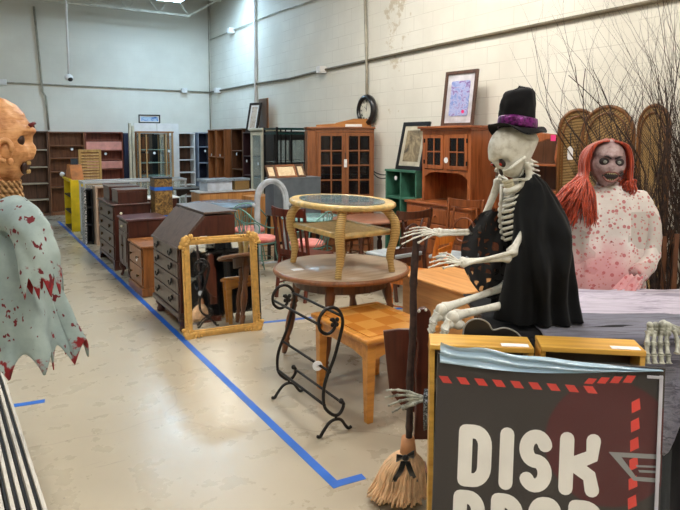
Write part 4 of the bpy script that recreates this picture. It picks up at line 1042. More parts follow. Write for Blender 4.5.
part('rim', g, RAT, lambda b: b.grid(lambda u, v: Vector(((A - .022 + .022 * math.cos(2 * PI * v)) * math.cos(2 * PI * u), (B_ - .022 + .022 * math.cos(2 * PI * v)) * math.sin(2 * PI * u), .495 + .021 * math.sin(2 * PI * v))), 72, 10, closed=False))
part('inner_rim', g, RAT, lambda b: b.ring(ov(.030), ov(.085), .490, .510, 'xy'), .003)
part('glass_top', g, glass('smoked_glass', (120, 150, 160), .02, .55), lambda b: b.prism(ov(.08), .5105, .517, 'xy'))
for sx in (-1, 1):
    for sy in (-1, 1):
        def leg(b):
            k = Vector((sx * .6, sy * .8, 0))
            pts = smooth_path([Vector((sx * .17, sy * .30, .476)), Vector((sx * .205, sy * .345, .43)), Vector((sx * .235, sy * .37, .36)), Vector((sx * .235, sy * .365, .26)), Vector((sx * .215, sy * .34, .14)), Vector((sx * .225, sy * .335, .05)), Vector((sx * .232, sy * .34, 0.0))], 5)
            b.tube(pts, [.032] * 8 + [.034] * 8 + [.030] * 7 + [.024] * (len(pts) - 23), 12)
        part('leg', g, WRAP, leg)
sh = [(-.21, -.32), (.21, -.32), (.21, .32), (-.21, .32)]
part('shelf_rim', g, RAT, lambda b: b.tube([(x, y, .295) for x, y in ((-.22, -.335), (.22, -.335), (.22, .335), (-.22, .335), (-.22, -.335))], .021, 8, smooth=True))
part('woven_shelf', g, CANE if False else art('woven_strip', [(.3, (190, 152, 84)), (.6, (224, 190, 120))], 30), lambda b: [b.box(-.21, .21, y, y + .019, .288, .302) for y in [-.325 + i * .0225 for i in range(29)]])

IRON = paint('wrought_iron', (36, 32, 30), .5, .2, .4)
g = thing('quilt_rack', 'black wrought iron scroll rack standing beside the parquet end table', 'rack', (1.695, 3.12, 0))
def side_pts():
    return [(.055, .20), (.075, .18), (.07, .145), (.04, .115), (-.005, .13), (-.055, .20), (-.05, .33), (.01, .47), (.045, .58), (.07, .68), (.055, .75), (.01, .79), (-.045, .785), (-.085, .735), (-.08, .67), (-.035, .635), (.01, .655), (.02, .70), (-.01, .72)]
for y in (-.30, .30):
    p_ = part('side_scroll', g, IRON, lambda b: b.tube(smooth_path([(x, y, z * .945) for x, z in side_pts()], 5), .0098, 8))
    part('foot', p_, IRON, lambda b: (b.tube(smooth_path([(-.10, y, .014), (-.08, y, .01), (-.06, y, .035), (-.02, y, .075), (.02, y, .085), (.06, y, .072), (.09, y, .03), (.11, y, .010), (.13, y, .014)]), .0095, 8), b.tube([(.02, y, .085), (.03, y, .115)], .0075, 8)))
    part('rosette', p_, IRON, lambda b: [b.ball((.018 + .02 * math.cos(k * PI / 2 + .7), y, .66 + .02 * math.sin(k * PI / 2 + .7)), (.014, .01, .014), 8, 6) for k in range(4)] + [b.ball((.018, y, .66), .012, 8, 6), b.ball((.06, y, .185), .016, 8, 6)])
for x, z in ((.06, .69), (-.082, .66), (-.02, .378), (.075, .165), (-.055, .19)):
    part('rail', g, IRON, lambda b: b.tube([(x, -.31, z), (x, .31, z)], .008, 8))
part('price_tag', g, TAGM, lambda b: (b.lathe([(.010, 0), (.030, 0), (.030, .003), (.010, .003)], 18, M=Matrix.Translation((-.035, -.19, .378)) @ Matrix.Rotation(PI / 2, 4, 'X') @ Matrix.Rotation(R(-20), 4, 'Y'), cap=False, smooth=False), b.lathe([(.010, 0.001), (.010, .002)], 12, M=Matrix.Translation((-.035, -.19, .378)) @ Matrix.Rotation(PI / 2, 4, 'X'))))

# parquet end table
t = NT('parquet_top'); v = t.coord(); ck = t.add('ShaderNodeTexChecker'); ck.inputs['Scale'].default_value = 6.6; ck.inputs[1].default_value = lin((222, 158, 76)); ck.inputs[2].default_value = lin((202, 128, 50))
t.link(v, ck.inputs['Vector']); n = t.noise(t.coord((2, 18, 2)), 3, 5)
t.base(t.mix(t.math('MULTIPLY', n, .4), ck.outputs['Color'], lin((190, 120, 52)))); t.set(Roughness=.25, Coat_Weight=.4); PARQ = done('parquet', t)
g = thing('end_table', 'honey oak end table with a parquet top beside the wrought iron rack', 'table', (2.185, 3.12, 0)); g.scale = (1, 1, 1.055)
part('tabletop', g, HONEY, lambda b: b.ring([(-.28, -.34), (.28, -.34), (.28, .34), (-.28, .34)], [(-.22, -.28), (.22, -.28), (.22, .28), (-.22, .28)], .465, .495, 'xy'), .01)
part('parquet_inlay', g, PARQ, lambda b: b.box(-.219, .219, -.279, .279, .467, .4945))
part('apron', g, HONEY, lambda b: (b.prism([(-.20, .464), (.20, .464), (.20, .36), (.1, .385), (-.1, .385), (-.20, .36)], -.30, -.28), b.prism([(-.20, .464), (.20, .464), (.20, .36), (.1, .385), (-.1, .385), (-.20, .36)], .28, .30), b.prism([(-.26, .464), (.26, .464), (.26, .36), (.12, .385), (-.12, .385), (-.26, .36)], -.24, -.22, 'yz'), b.prism([(-.26, .464), (.26, .464), (.26, .36), (.12, .385), (-.12, .385), (-.26, .36)], .22, .24, 'yz')), .002)
for sx in (-1, 1):
    for sy in (-1, 1):
        def leg(b):
            x0, x1 = sorted((sx * .255, sx * .19)); y0, y1 = sorted((sy * .315, sy * .25))
            xa, xb = sorted((sx * .25, sx * .208)); ya, yb_ = sorted((sy * .31, sy * .268))
            vs = [(xa, ya, 0), (xb, ya, 0), (xb, yb_, 0), (xa, yb_, 0), (x0, y0, .464), (x1, y0, .464), (x1, y1, .464), (x0, y1, .464)]
            b.raw(vs, [(3, 2, 1, 0), (4, 5, 6, 7), (0, 1, 5, 4), (1, 2, 6, 5), (2, 3, 7, 6), (3, 0, 4, 7)])
        part('leg', g, HONEY, leg, .004)
g = thing('ornament', 'tiny red ornament hanging under the parquet end table edge', 'ornament', (1.985, 3.0, .25))
bpy.data.objects.remove(g)

# pale wooden chest behind the skeleton's feet
PALE = wood('pale_maple', (226, 168, 106), (202, 140, 80), .33, axis='x')
g = thing('wooden_chest', 'pale maple chest with a lift lid behind the skeleton feet', 'chest', (2.85, 3.32, 0), FX); g.scale = (1, 1, 1.07)
part('body', g, PALE, lambda b: b.box(-.35, .35, .01, .50, .04, .575), .004)
part('lid', g, PALE, lambda b: b.box(-.37, .37, -.012, .52, .5755, .60), .008)
part('plinth', g, PALE, lambda b: b.box(-.33, .33, .03, .48, 0, .0395), .003)
# ================================================================== Halloween display in the front corner
def dthing(name, label, cat, r, f, z=0.0, group=None):
    g = thing(name, label, cat, W(r, f, z), -YAW, group); g['o'] = 0; del g['o']
    OFF[g.name] = Matrix.Translation((-r, -f, -z)); return g
OFF = {}
def dpart(name, g, m, fn, bevel=0.0, root=None, **k):
    b = MB(); b.M = OFF[(root or g).name]; fn(b)
    return b.build(name, m, g, bevel, **k)
def frame_from(o, fwd, up=(0, 0, 1)):
    """matrix whose -Y looks along fwd"""
    y = -Vector(fwd).normalized(); x = y.cross(Vector(up)).normalized(); z = x.cross(y).normalized()
    M = Matrix((x, y, z)).transposed().to_4x4(); return Matrix.Translation(o) @ M

def gauss(dx, dz, sx, sz): return math.exp(-(dx / sx) ** 2 - (dz / sz) ** 2)

# ---------- bench under black and grey cloth
BLACKC = cloth('black_cloth', (26, 26, 30), (14, 14, 18), .95, 6, .05)
g = dthing('display_bench', 'long bench draped in black cloth that the skeleton sits on', 'bench', 1.25, 2.55, 0)
def bench(b): b.box(.62, 2.4, 2.16, 2.86, 0, .935)
dpart('bench_top', g, BLACKP, lambda b: b.box(.62, 2.4, 2.24, 2.82, .90, .935))
for x in (.68, 2.34):
    for y in (2.28, 2.78): dpart('leg', g, BLACKP, lambda b: b.box(x - .03, x + .03, y - .03, y + .03, 0, .8995))
def drape(x0, x1, y0, y1, zt, zb, amp, per, seed, rag=.0):
    """a cloth over the bench: flat on top, hanging at the front"""
    def fn(u, v):
        x = x0 + (x1 - x0) * u
        n = noise.noise(Vector((x * per, v * 2, seed)))
        if v < .4:
            k = v / .4; return Vector((x, y1 + (y0 - y1) * k, zt + amp * .35 * noise.noise(Vector((x * 3, k * 9, seed)))))
        k = (v - .4) / .6
        zz = zt - (zt - zb) * k - rag * k * noise.noise(Vector((x * 11, 0, seed)))
        return Vector((x, y0 - .01 - amp * k * (1.0 + n * 1.4) - .01 * math.sin(k * 3), zz - .004))
    return fn
dpart('black_drape', g, BLACKC, lambda b: b.grid(drape(.60, 2.42, 2.23, 2.84, .945, .05, .035, 14, 1.0), 120, 26), solid=.003)

def streaked(key, ca, cb, cc, sc):
    t = NT(key); v = t.coord((1.4, 30, 30)); n = t.noise(v, sc, 5, .6, .6)
    t.base(t.ramp(n, [(.3, lin(cb)), (.5, lin(ca)), (.62, lin(cb)), (.75, lin(cc))])); t.set(Roughness=.95, Sheen_Weight=.2); t.bump(n, .5, .01); return done(key, t)
LAV = streaked('lavender_gauze', (206, 198, 214), (150, 142, 162), (226, 220, 232), 1.3)
GRYG = streaked('grey_gauze', (118, 118, 134), (66, 66, 80), (150, 148, 164), 1.6)
def rumple(x0, x1, y0, y1, z, amp, seed, front):
    def fn(u, v):
        x = x0 + (x1 - x0) * u; y = y1 + (y0 - y1) * min(v / .7, 1)
        w_ = .5 + .5 * math.sin(y * 70 + 5 * noise.noise(Vector((x * 2.2, y * 3, seed))))
        zz = z + amp * w_ + amp * noise.noise(Vector((x * 5, y * 14, seed)))
        if v > .7:
            k = (v - .7) / .3; zz -= front * k; y -= .035 * k + .012 * k * math.sin(x * 40)
        return Vector((x, y, zz))
    return fn
o = MB(); g2 = dthing('gauze_cloth', 'pale lavender gauze cloth bunched on the bench before the red haired zombie', 'cloth', 1.5, 2.7, .955)
dpart('cloth', g2, LAV, lambda b: b.grid(rumple(1.00, 2.4, 2.50, 2.845, .962, .016, 3.3, .03), 130, 60), solid=.002)
g2 = dthing('gauze_cloth', 'dark grey gauze cloth hanging over the bench front below the lavender gauze', 'cloth', 1.5, 2.3, .955)
dpart('cloth', g2, GRYG, lambda b: b.grid(drape(.78, 2.38, 2.205, 2.50, .952, .62, .03, 9, 5.0, .2), 110, 40), solid=.002)

# ---------- oak media cases behind the sign
GOAK = wood('golden_oak', (226, 178, 84), (196, 142, 58), .35, axis='x'); CASEIN = paint('case_lining', (96, 84, 70), .6, .15)
def media_case(label, a, c, f):
    L = V(a[0], a[1], f[0]); Rr = V(c[0], c[1], f[1]); mid = (L + Rr) / 2; w = (Rr - L).length; ang = math.atan2(Rr.y - L.y, Rr.x - L.x)
    g = thing('media_case', label, 'case', W(mid.x, mid.y, 0), -YAW + ang, 'golden oak media cases')
    h = .972
    for s in (-1, 1): part('side_panel', g, GOAK, lambda b: b.box(s * (w / 2 - .009) - .009, s * (w / 2 - .009) + .009, 0, .11, 0, h - .02), .002)
    part('top_panel', g, GOAK, lambda b: b.box(-w / 2, w / 2, -.008, .115, h - .0195, h), .003)
    part('back_panel', g, CASEIN, lambda b: b.box(-w / 2 + .0185, w / 2 - .0185, .095, .105, .02, h - .021))
    for z in (.03, .3, .55, .8): part('shelf', g, CASEIN, lambda b: b.box(-w / 2 + .0185, w / 2 - .0185, .006, .094, z - .006, z + .006))
    part('price_sticker', g, TAGM, lambda b: b.box(w / 2 - .11, w / 2 - .015, .0, .03, h + .0004, h + .002))
    return g
media_case('left golden oak media case standing behind the sign, nearest the broom', (430, 336), (534, 343), (2.06, 2.02))
media_case('right golden oak media case standing behind the sign, under the raised skeleton hand', (541, 339), (646, 347), (2.04, 1.99))

# ---------- the sign
SIGN = NT('sign_print'); tc = SIGN.add('ShaderNodeTexCoord'); sp = SIGN.add('ShaderNodeSeparateXYZ'); SIGN.link(tc.outputs['Object'], sp.inputs[0])
dx = SIGN.math('SUBTRACT', sp.outputs[0], .22); dz = SIGN.math('SUBTRACT', sp.outputs[2], .72)
rr = SIGN.math('SQRT', SIGN.math('ADD', SIGN.math('MULTIPLY', dx, dx), SIGN.math('MULTIPLY', dz, dz)))
SIGN.base(SIGN.ramp(rr, [(.0, lin((78, 20, 20))), (.20, lin((78, 20, 20))), (.206, lin((50, 42, 38))), (1, lin((47, 39, 35)))])); SIGN.set(Roughness=.45, Specular_IOR_Level=.25); SIGNM = done('sign', SIGN)
SRED = paint('sign_red', (226, 58, 44), .4, .04); SWHITE = paint('sign_white', (238, 236, 232), .4, .03); SGREY = paint('sign_grey', (140, 142, 144), .4, .04)
TL, TR = V(430, 350, 1.93), V(655, 362, 1.86); mid = (TL + TR) / 2; sw = (TR - TL).length; ang = math.atan2(TR.y - TL.y, TR.x - TL.x)
SZ = mid.z - .015; SH = 1.0
g = thing('sign', 'dark sign in a clear sleeve reading DISK DROP with red dashed border', 'sign', W(mid.x - .014, mid.y - .10, 0), -YAW + ang)
ST = Matrix.Rotation(R(-5.0), 4, 'X'); ROLL = Matrix.Rotation(R(1.8), 4, 'Y')
def sp_(name, m, fn, par=None, bevel=0.0):
    b = MB(); b.M = ST @ Matrix.Translation((0, 0, .015)) @ ROLL; fn(b); return b.build(name, m, par or g, bevel)
hw = sw / 2
SZt = SZ / math.cos(R(5))
board = sp_('sign_board', SIGNM, lambda b: b.box(-hw, hw, 0, .012, .02, SZt - .01))
# lettering from round ended strokes
def stroke(b, pts, wd, y=-.0012, th=.001):
    pts = [Vector((p[0], 0, p[1])) for p in pts]; n = len(pts); L = []; Rv = []
    for i, p in enumerate(pts):
        d = (pts[min(i + 1, n - 1)] - pts[max(i - 1, 0)]).normalized(); nn = Vector((-d.z, 0, d.x)) * wd / 2
        L.append(p + nn); Rv.append(p - nn)
    def cap(p, d, s):
        a0 = math.atan2(s.z, s.x); return [p + Vector((math.cos(a0 - k * PI / 6), 0, math.sin(a0 - k * PI / 6))) * wd / 2 * 1.0 for k in range(1, 6)]
    e = cap(pts[-1], None, (L[-1] - pts[-1])); s0 = cap(pts[0], None, (Rv[0] - pts[0]))
    for i in range(n - 1):
        q = [L[i], L[i + 1], Rv[i + 1], Rv[i]]
        b.raw([(v.x, y, v.z) for v in q] + [(v.x, y + th, v.z) for v in q], [(0, 1, 2, 3), (7, 6, 5, 4), (0, 4, 5, 1), (1, 5, 6, 2), (2, 6, 7, 3), (3, 7, 4, 0)])
    for ends in ((L[-1], e, Rv[-1]), (Rv[0], s0, L[0])):
        q = [ends[0]] + ends[1] + [ends[2]]
        b.raw([(v.x, y, v.z) for v in q] + [(v.x, y + th, v.z) for v in q], [tuple(range(len(q))), tuple(range(2 * len(q) - 1, len(q) - 1, -1))])
def letter(b, ch, x, z, w, h, s):
    """x,z lower left; stroke width s"""
    a, c = x + s / 2, x + w - s / 2; lo, hi = z + s / 2, z + h - s / 2
    def st(p): stroke(b, p, s, LY[0])
    LY[0] -= .00004
    if ch == 'D': st([(a, lo), (a, hi)]); LY[0] -= .00004; st([(a, hi)] + [(c - .035 + .035 * math.cos(R(t_)), hi - .045 + .045 * math.sin(R(t_))) for t_ in range(90, -1, -15)] + [(c - .035 + .035 * math.cos(R(t_)), lo + .045 + .045 * math.sin(R(t_))) for t_ in range(0, -91, -15)] + [(a, lo)])
    if ch == 'I': st([((a + c) / 2, lo), ((a + c) / 2, hi)])
    if ch == 'S':
        m_ = (lo + hi) / 2; r_ = (hi - m_) / 2; cx = (a + c) / 2; rx = (c - a) / 2
        st([(cx + rx * math.cos(R(t_)), m_ + r_ + r_ * math.sin(R(t_))) for t_ in range(20, 271, 15)] + [(cx + rx * math.cos(R(t_)), m_ - r_ + r_ * math.sin(R(t_))) for t_ in range(75, -161, -15)])
    if ch == 'K': st([(a, lo), (a, hi)]); LY[0] -= .00004; st([(c, hi), (c - .004, hi - .05), (a + .02, (lo + hi) / 2)]); LY[0] -= .00004; st([(a + .02, (lo + hi) / 2), (c - .01, (lo + hi) / 2 - .035), (c, lo)])
    if ch in 'RP':
        st([(a, lo), (a, hi)]); LY[0] -= .00004; q = (hi - lo) * .26
        st([(a, hi)] + [(c - q + q * math.cos(R(t_)), hi - q + q * math.sin(R(t_))) for t_ in range(90, -91, -15)] + [(a, hi - 2 * q)])
        if ch == 'R': LY[0] -= .00004; st([(a + .03, hi - 2 * q), (c, lo)])
    if ch == 'O':
        cx = (a + c) / 2; rx = (c - a) / 2; ry = (hi - lo) / 2
        st([(cx + rx * math.copysign(abs(math.cos(R(t_))) ** .7, math.cos(R(t_))), (lo + hi) / 2 + ry * math.copysign(abs(math.sin(R(t_))) ** .7, math.sin(R(t_)))) for t_ in range(0, 361, 12)])
LY = [-.0012]
LH = .205
z1 = SZt - .232 - LH - .004; z2 = z1 - LH - .012
xs = [(-hw + .078, .108, 'D'), (-hw + .212, .044, 'I'), (-hw + .274, .106, 'S'), (-hw + .402, .128, 'K')]
for x, w_, ch in xs: sp_('lettering', SWHITE, lambda b: letter(b, ch, x, z1, w_, LH, .045), board)
xs = [(-hw + .068, .104, 'D'), (-hw + .190, .104, 'R'), (-hw + .306, .114, 'O'), (-hw + .436, .112, 'P')]
for x, w_, ch in xs: sp_('lettering', SWHITE, lambda b: letter(b, ch, x, z2, w_, LH, .045), board)
def dash(b, x, z, w_, h_, sk, y=-.001):
    q = [(x, z), (x + w_, z), (x + w_ + sk, z + h_), (x + sk, z + h_)]
    b.prism(q, y, y + .0009)
def dashes(b):
    for i in range(9): dash(b, -hw + .02 + i * .058, SZt - .105, .030, .022, -.016 if True else 0)
    for i in range(4): dash(b, -hw + .50 + i * .040 - .06 + .03, SZt - .075 + i * .004, .026, .018 + i * .002, .014, -.0016)
    for i in range(14):
        q = [(hw - .098, SZt - .16 - i * .062), (hw - .072, SZt - .145 - i * .062), (hw - .076, SZt - .11 - i * .062), (hw - .10, SZt - .125 - i * .062)]
        b.prism(q, -.001, -.0001)
sp_('red_dashes', SRED, dashes, board)
sp_('grey_emblem', SGREY, lambda b: (b.ring([(hw - .165, SZt - .29), (hw - .005, SZt - .285), (hw - .005, SZt - .375), (hw - .085, SZt - .375)], [(hw - .125, SZt - .303), (hw - .008, SZt - .300), (hw - .008, SZt - .362), (hw - .078, SZt - .362)], -.002, -.0011), b.prism([(hw - .08, SZt - .325), (hw - .01, SZt - .322), (hw - .01, SZt - .328), (hw - .076, SZt - .331)], -.002, -.0011), b.prism([(hw - .072, SZt - .340), (hw - .01, SZt - .338), (hw - .01, SZt - .345), (hw - .068, SZt - .347)], -.002, -.0011)), board)
SLV = NT('clear_sleeve'); SLV.base(lin((214, 226, 236))); SLV.set(Roughness=.12, Alpha=.04, Specular_IOR_Level=.7); n = SLV.noise(SLV.coord(), 3.2, 3, .5, 1.0); SLV = done('sleeve', SLV)
sp_('plastic_sleeve', SLV, lambda b: b.grid(lambda u, v: Vector((-hw - .004 + (2 * hw + .03) * u, -.010 - .006 * math.sin(u * 9 + v * 4) * v, .01 + (SZt + .0 - .01) * v)), 40, 40))
sp_('sleeve_edge', paint('sleeve_edge', (196, 196, 210), .2, .05), lambda b: (b.box(hw - .022, hw - .010, -.012, -.008, .02, SZt - .03), b.box(hw - .06, hw - .010, -.0125, -.0085, SZt - .042, SZt - .032)), None, .002)
BAGM = NT('bunched_plastic'); BAGM.base(lin((178, 206, 226))); BAGM.set(Roughness=.18, Alpha=.9, Specular_IOR_Level=.8); BAGM = done('bag', BAGM)  # pale blue reflection of the clear plastic is put into its base colour
def bag(b):
    def fn(u, v):
        x = -hw + .005 + (2 * hw - .02) * u
        top = SZt + .035 * (1 - u) ** 2.2 * (1 - .25 * math.sin(u * 22)) - .012 * u; bot = SZt - .035 + .020 * math.sin(u * PI) * -1 + .022 * u
        return Vector((x, -.014 - .010 * math.sin(v * 14 + u * 5), bot + (top - bot) * v))
    b.grid(fn, 70, 12)
sp_('bunched_plastic', BAGM, bag, None)

# ---------- black cutout with a white outline behind the left media case
g = dthing('cutout', 'black rounded cutout with a pale outline standing behind the left media case', 'decoration', .55, 2.19, 0)
cp = [V(x, y, 2.19) for x, y in ((463, 335), (464, 328), (468, 322), (475, 319), (483, 320), (489, 324), (493, 330), (503, 328), (512, 330), (519, 335), (523, 342), (523, 352), (463, 352))]
cp = smooth_path(cp, 4)
dpart('board', g, BLACKP, lambda b: b.prism([(p.x, p.z) for p in cp[:-1]] + [(cp[-6].x, 0), (cp[0].x, 0)], 2.188, 2.196))
dpart('pale_outline', g, paint('pale_outline', (150, 150, 146), .6), lambda b: b.tube([p + Vector((0, -.0, 0)) for p in cp[:-6]], .0035, 6))

# ---------- skeleton
BONE = NT('bone'); n = BONE.noise(BONE.coord(), 26, 5, .6); BONE.base(BONE.ramp(n, [(.32, lin((178, 173, 158))), (.5, lin((214, 212, 202))), (.75, lin((226, 226, 218)))])); BONE.set(Roughness=.5); BONE.bump(n, .15, .004); BONE = done('bone', BONE)
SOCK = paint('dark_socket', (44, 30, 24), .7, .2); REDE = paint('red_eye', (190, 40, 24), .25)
sk = dthing('skeleton', 'life size skeleton in a top hat and black cape seated on the bench', 'skeleton', V(530, 312, 2.45).x, 2.45, .95)
HC = V(514, 149, 2.45)
HM = frame_from(HC, (-.90, -.20, -.38), (-.3, 0, 1)) @ Matrix.Scale(1.13, 4)
def skull_fn(p):
    # -y is the face; cranium full behind, face narrow below
    x, y, z = p
    if z < 0:
        k = min(1, -z / .095)
        x *= 1 - .42 * k; y = y * (1 - .55 * k) - .034 * k if y > 0 else y * (1 - .05 * k) - .010 * k
        z *= 1.12
    for s in (-1, 1):
        if y < 0: y += .028 * gauss(x - s * .032, z + .022, .019, .017)
        x -= s * .010 * gauss(y + .02, z + .0, .03, .03) * (1 if s * x > 0 else 0)
    if y < 0: y += .020 * gauss(x, z + .055, .012, .016); y -= .007 * gauss(x, z - .0, .05, .010)
    return Vector((x, y, z))
p_ = dpart('skull', sk, BONE, lambda b: (setattr(b, 'M', b.M @ HM), b.ball((0, 0, 0), (.073, .098, .092), 56, 40, fn=skull_fn)))
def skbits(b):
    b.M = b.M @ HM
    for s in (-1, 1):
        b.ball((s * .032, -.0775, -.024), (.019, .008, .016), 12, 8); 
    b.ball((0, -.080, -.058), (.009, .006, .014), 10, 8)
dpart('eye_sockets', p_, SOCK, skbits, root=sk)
dpart('red_eye', p_, REDE, lambda b: (setattr(b, 'M', b.M @ HM), b.ball((-.034, -.0865, -.026), (.009, .004, .006), 10, 6), b.ball((.034, -.0865, -.026), (.009, .004, .006), 10, 6)), root=sk)
for s in (-1, 1): dpart('cheek_bone', p_, BONE, lambda b: (setattr(b, 'M', b.M @ HM), [b.tube(smooth_path([(s * .030, -.082, -.052), (s * .052, -.066, -.050), (s * .062, -.035, -.040), (s * .063, -.002, -.034)]), .0065, 8)]), root=sk)
def jaw(b):
    b.M = b.M @ HM
    b.tube(smooth_path([(-.055, .0, -.055), (-.052, -.005, -.09), (-.045, -.02, -.118), (-.030, -.065, -.128), (0, -.084, -.130), (.030, -.065, -.128), (.045, -.02, -.118), (.052, -.005, -.09), (.055, .0, -.055)]), [.010] * 49, 8, flat=1.4)
dpart('jaw', sk, BONE, jaw)
dpart('teeth', sk, paint('teeth', (214, 206, 176), .4), lambda b: (setattr(b, 'M', b.M @ HM), [b.ball((.026 * math.sin(a), -.058 - .024 * math.cos(a), z), (.0042, .004, .008), 6, 6) for a in [i * .22 for i in range(-6, 7)] for z in (-.098, -.113)]))
SPN = smooth_path([V(528, 160, 2.47), V(531, 178, 2.50), V(532, 200, 2.52), V(529, 225, 2.50), V(525, 255, 2.47), V(523, 290, 2.46)], 8)
def spine(b):
    L = 0
    for i in range(0, len(SPN) - 1, 2):
        c = (SPN[i] + SPN[i + 1]) / 2; b.ball(c, (.021, .021, .0125), 10, 6); b.tube([c + Vector((.01, 0, 0)), c + Vector((.042, .0, -.008))], [.008, .003], 6)
    b.tube(SPN, .012, 8)
dpart('spine', sk, BONE, spine)
def ribs(b):
    for i in range(9):
        zc = V(515, 184 + i * 5.6, 2.48).z; k = math.sin((i + 2.2) / 11.5 * PI)
        rx, ry = .060 * (.7 + .4 * k), .095 * (.62 + .4 * k); cx = V(517, 200, 2.48).x
        for s in (-1, 1):
            pts = []
            for a in range(0, 166, 11):
                t_ = R(a); pts.append(Vector((cx + rx * math.cos(t_), 2.49 + s * ry * math.sin(t_) , zc + .018 * math.cos(t_) - .030 * (a / 165) ** 1.5 + .0)))
            b.tube(pts, [.0062] * len(pts), 6, flat=1.3)
    x0 = V(502, 200, 2.48).x
    b.tube([Vector((x0, 2.49, V(500, 184, 2.48).z)), Vector((x0 - .004, 2.49, V(500, 222, 2.48).z))], [.013, .009], 8, flat=.6)
dpart('ribcage', sk, BONE, ribs)
dpart('collar_bone', sk, BONE, lambda b: (b.tube(smooth_path([V(503, 186, 2.47), V(507, 180, 2.54), V(503, 178, 2.60)]), .007, 6), b.tube(smooth_path([V(503, 186, 2.47), V(515, 180, 2.42), V(530, 180, 2.38)]), .007, 6)))
def bone(b, a, c, r=.011, e=.020):
    a, c = Vector(a), Vector(c)
    pts = [a.lerp(c, t_) for t_ in (0, .05, .14, .3, .5, .7, .86, .95, 1)]
    b.tube(pts, [e * .6, e, r * 1.15, r, r * .92, r, r * 1.15, e, e * .6], 12)
EA, WA = V(479, 231, 2.58), V(437, 232, 2.48)
dpart('upper_arm', sk, BONE, lambda b: (bone(b, V(500, 179, 2.60), EA, .0165, .025), b.ball(V(501, 179, 2.62), .021, 10, 8)))
dpart('forearm', sk, BONE, lambda b: (bone(b, EA + Vector((-.01, 0, .0)), WA, .011, .018), bone(b, EA + Vector((-.01, -.014, -.01)), WA + Vector((.0, -.008, -.010)), .007, .012)))
EB, WB = V(510, 258, 2.28), V(460, 262, 2.18)
dpart('upper_arm', sk, BONE, lambda b: bone(b, V(546, 190, 2.47), EB + Vector((.0, 0, .01)), .012, .024))
dpart('forearm', sk, BONE, lambda b: (bone(b, EB, WB, .011, .020), bone(b, EB + Vector((.02, -.012, .03)), WB + Vector((.0, -.010, -.010)), .007, .012)))
def hand(b, wrist, tips, spread=(0, -.02, 0), r=.0038, thumb=None):
    wrist = Vector(wrist)
    for i in range(7): b.ball(wrist + Vector((random.uniform(-.014, .006), random.uniform(-.016, .016), random.uniform(-.008, .008))), .009, 8, 6)
    for k, tip in enumerate(tips):
        tip = Vector(tip); d = tip - wrist; off = Vector(spread) * (k - 1.5)
        arch = Vector((0, 0, .011))
        pts = [wrist + off * .4, wrist + d * .42 + off + arch, wrist + d * .68 + off * 1.1 + arch * .9, wrist + d * .86 + off * 1.1 + arch * .4, tip + off]
        for q in range(4):
            bone(b, pts[q], pts[q + 1], r * (1 - .12 * q), r * 1.55 * (1 - .12 * q))
    if thumb:
        tp = [wrist + Vector((0, -.012, -.004))] + [Vector(p) for p in thumb]
        for q in range(len(tp) - 1): bone(b, tp[q], tp[q + 1], r * .95, r * 1.5)
dpart('hand', sk, BONE, lambda b: hand(b, WA, [V(401, 243, 2.42), V(400, 238, 2.46), V(404, 234, 2.50), V(410, 230, 2.53)], (0, .018, 0), thumb=[V(428, 237, 2.44), V(418, 243, 2.40)]))
dpart('hand', sk, BONE, lambda b: hand(b, WB, [V(427, 266, 2.10), V(429, 262, 2.13), V(433, 258, 2.17), V(440, 255, 2.2)], (0, .018, 0), thumb=[V(452, 266, 2.14), V(443, 268, 2.10)]))
dpart('pelvis', sk, BONE, lambda b: b.grid(lambda u, v: V(522, 298, 2.46) + Vector((.06 * math.cos(2 * PI * u) * (.8 + .5 * v), .11 * math.sin(2 * PI * u) * (.7 + .4 * v), -.03 + .10 * v)), 24, 6))
KA, KB = V(508, 286, 2.50), V(513, 303, 2.40)
dpart('thigh', sk, BONE, lambda b: bone(b, V(522, 300, 2.54), KA, .014, .026)); dpart('thigh', sk, BONE, lambda b: bone(b, V(522, 304, 2.38), KB, .014, .026))
AA, AB = V(441, 309, 2.34), V(453, 316, 2.26)
dpart('shin', sk, BONE, lambda b: (bone(b, KA, AA, .015, .025), bone(b, KA + Vector((0, .03, -.01)), AA + Vector((0, .022, -.004)), .006, .011)))
dpart('shin', sk, BONE, lambda b: (bone(b, KB, AB, .016, .026), bone(b, KB + Vector((0, .03, -.01)), AB + Vector((0, .022, -.004)), .006, .011)))
def foot(b, ank, s):
    ank = Vector(ank)
    b.ball(ank + Vector((.002, 0, -.004)), (.026, .026, .026), 12, 8); b.ball(ank + Vector((.022, 0, -.034)), (.026, .020, .020), 10, 8); b.ball(ank + Vector((-.012, 0, -.030)), (.022, .026, .020), 10, 8)
    for i in range(5):
        yy = (i - 2) * .015; a = ank + Vector((-.016, yy * .5, -.012)); c = ank + Vector((-.030 - .004 * (2 - abs(i - 2)), yy, -.052)); e = ank + Vector((-.036, yy * 1.15, -.082)); f_ = e + Vector((-.010, 0, -.016))
        bone(b, a, c, .008, .012); bone(b, c, e, .0065, .0105); bone(b, e, f_, .004, .0065)
dpart('foot', sk, BONE, lambda b: foot(b, AA, 1)); dpart('foot', sk, BONE, lambda b: foot(b, AB, -1))
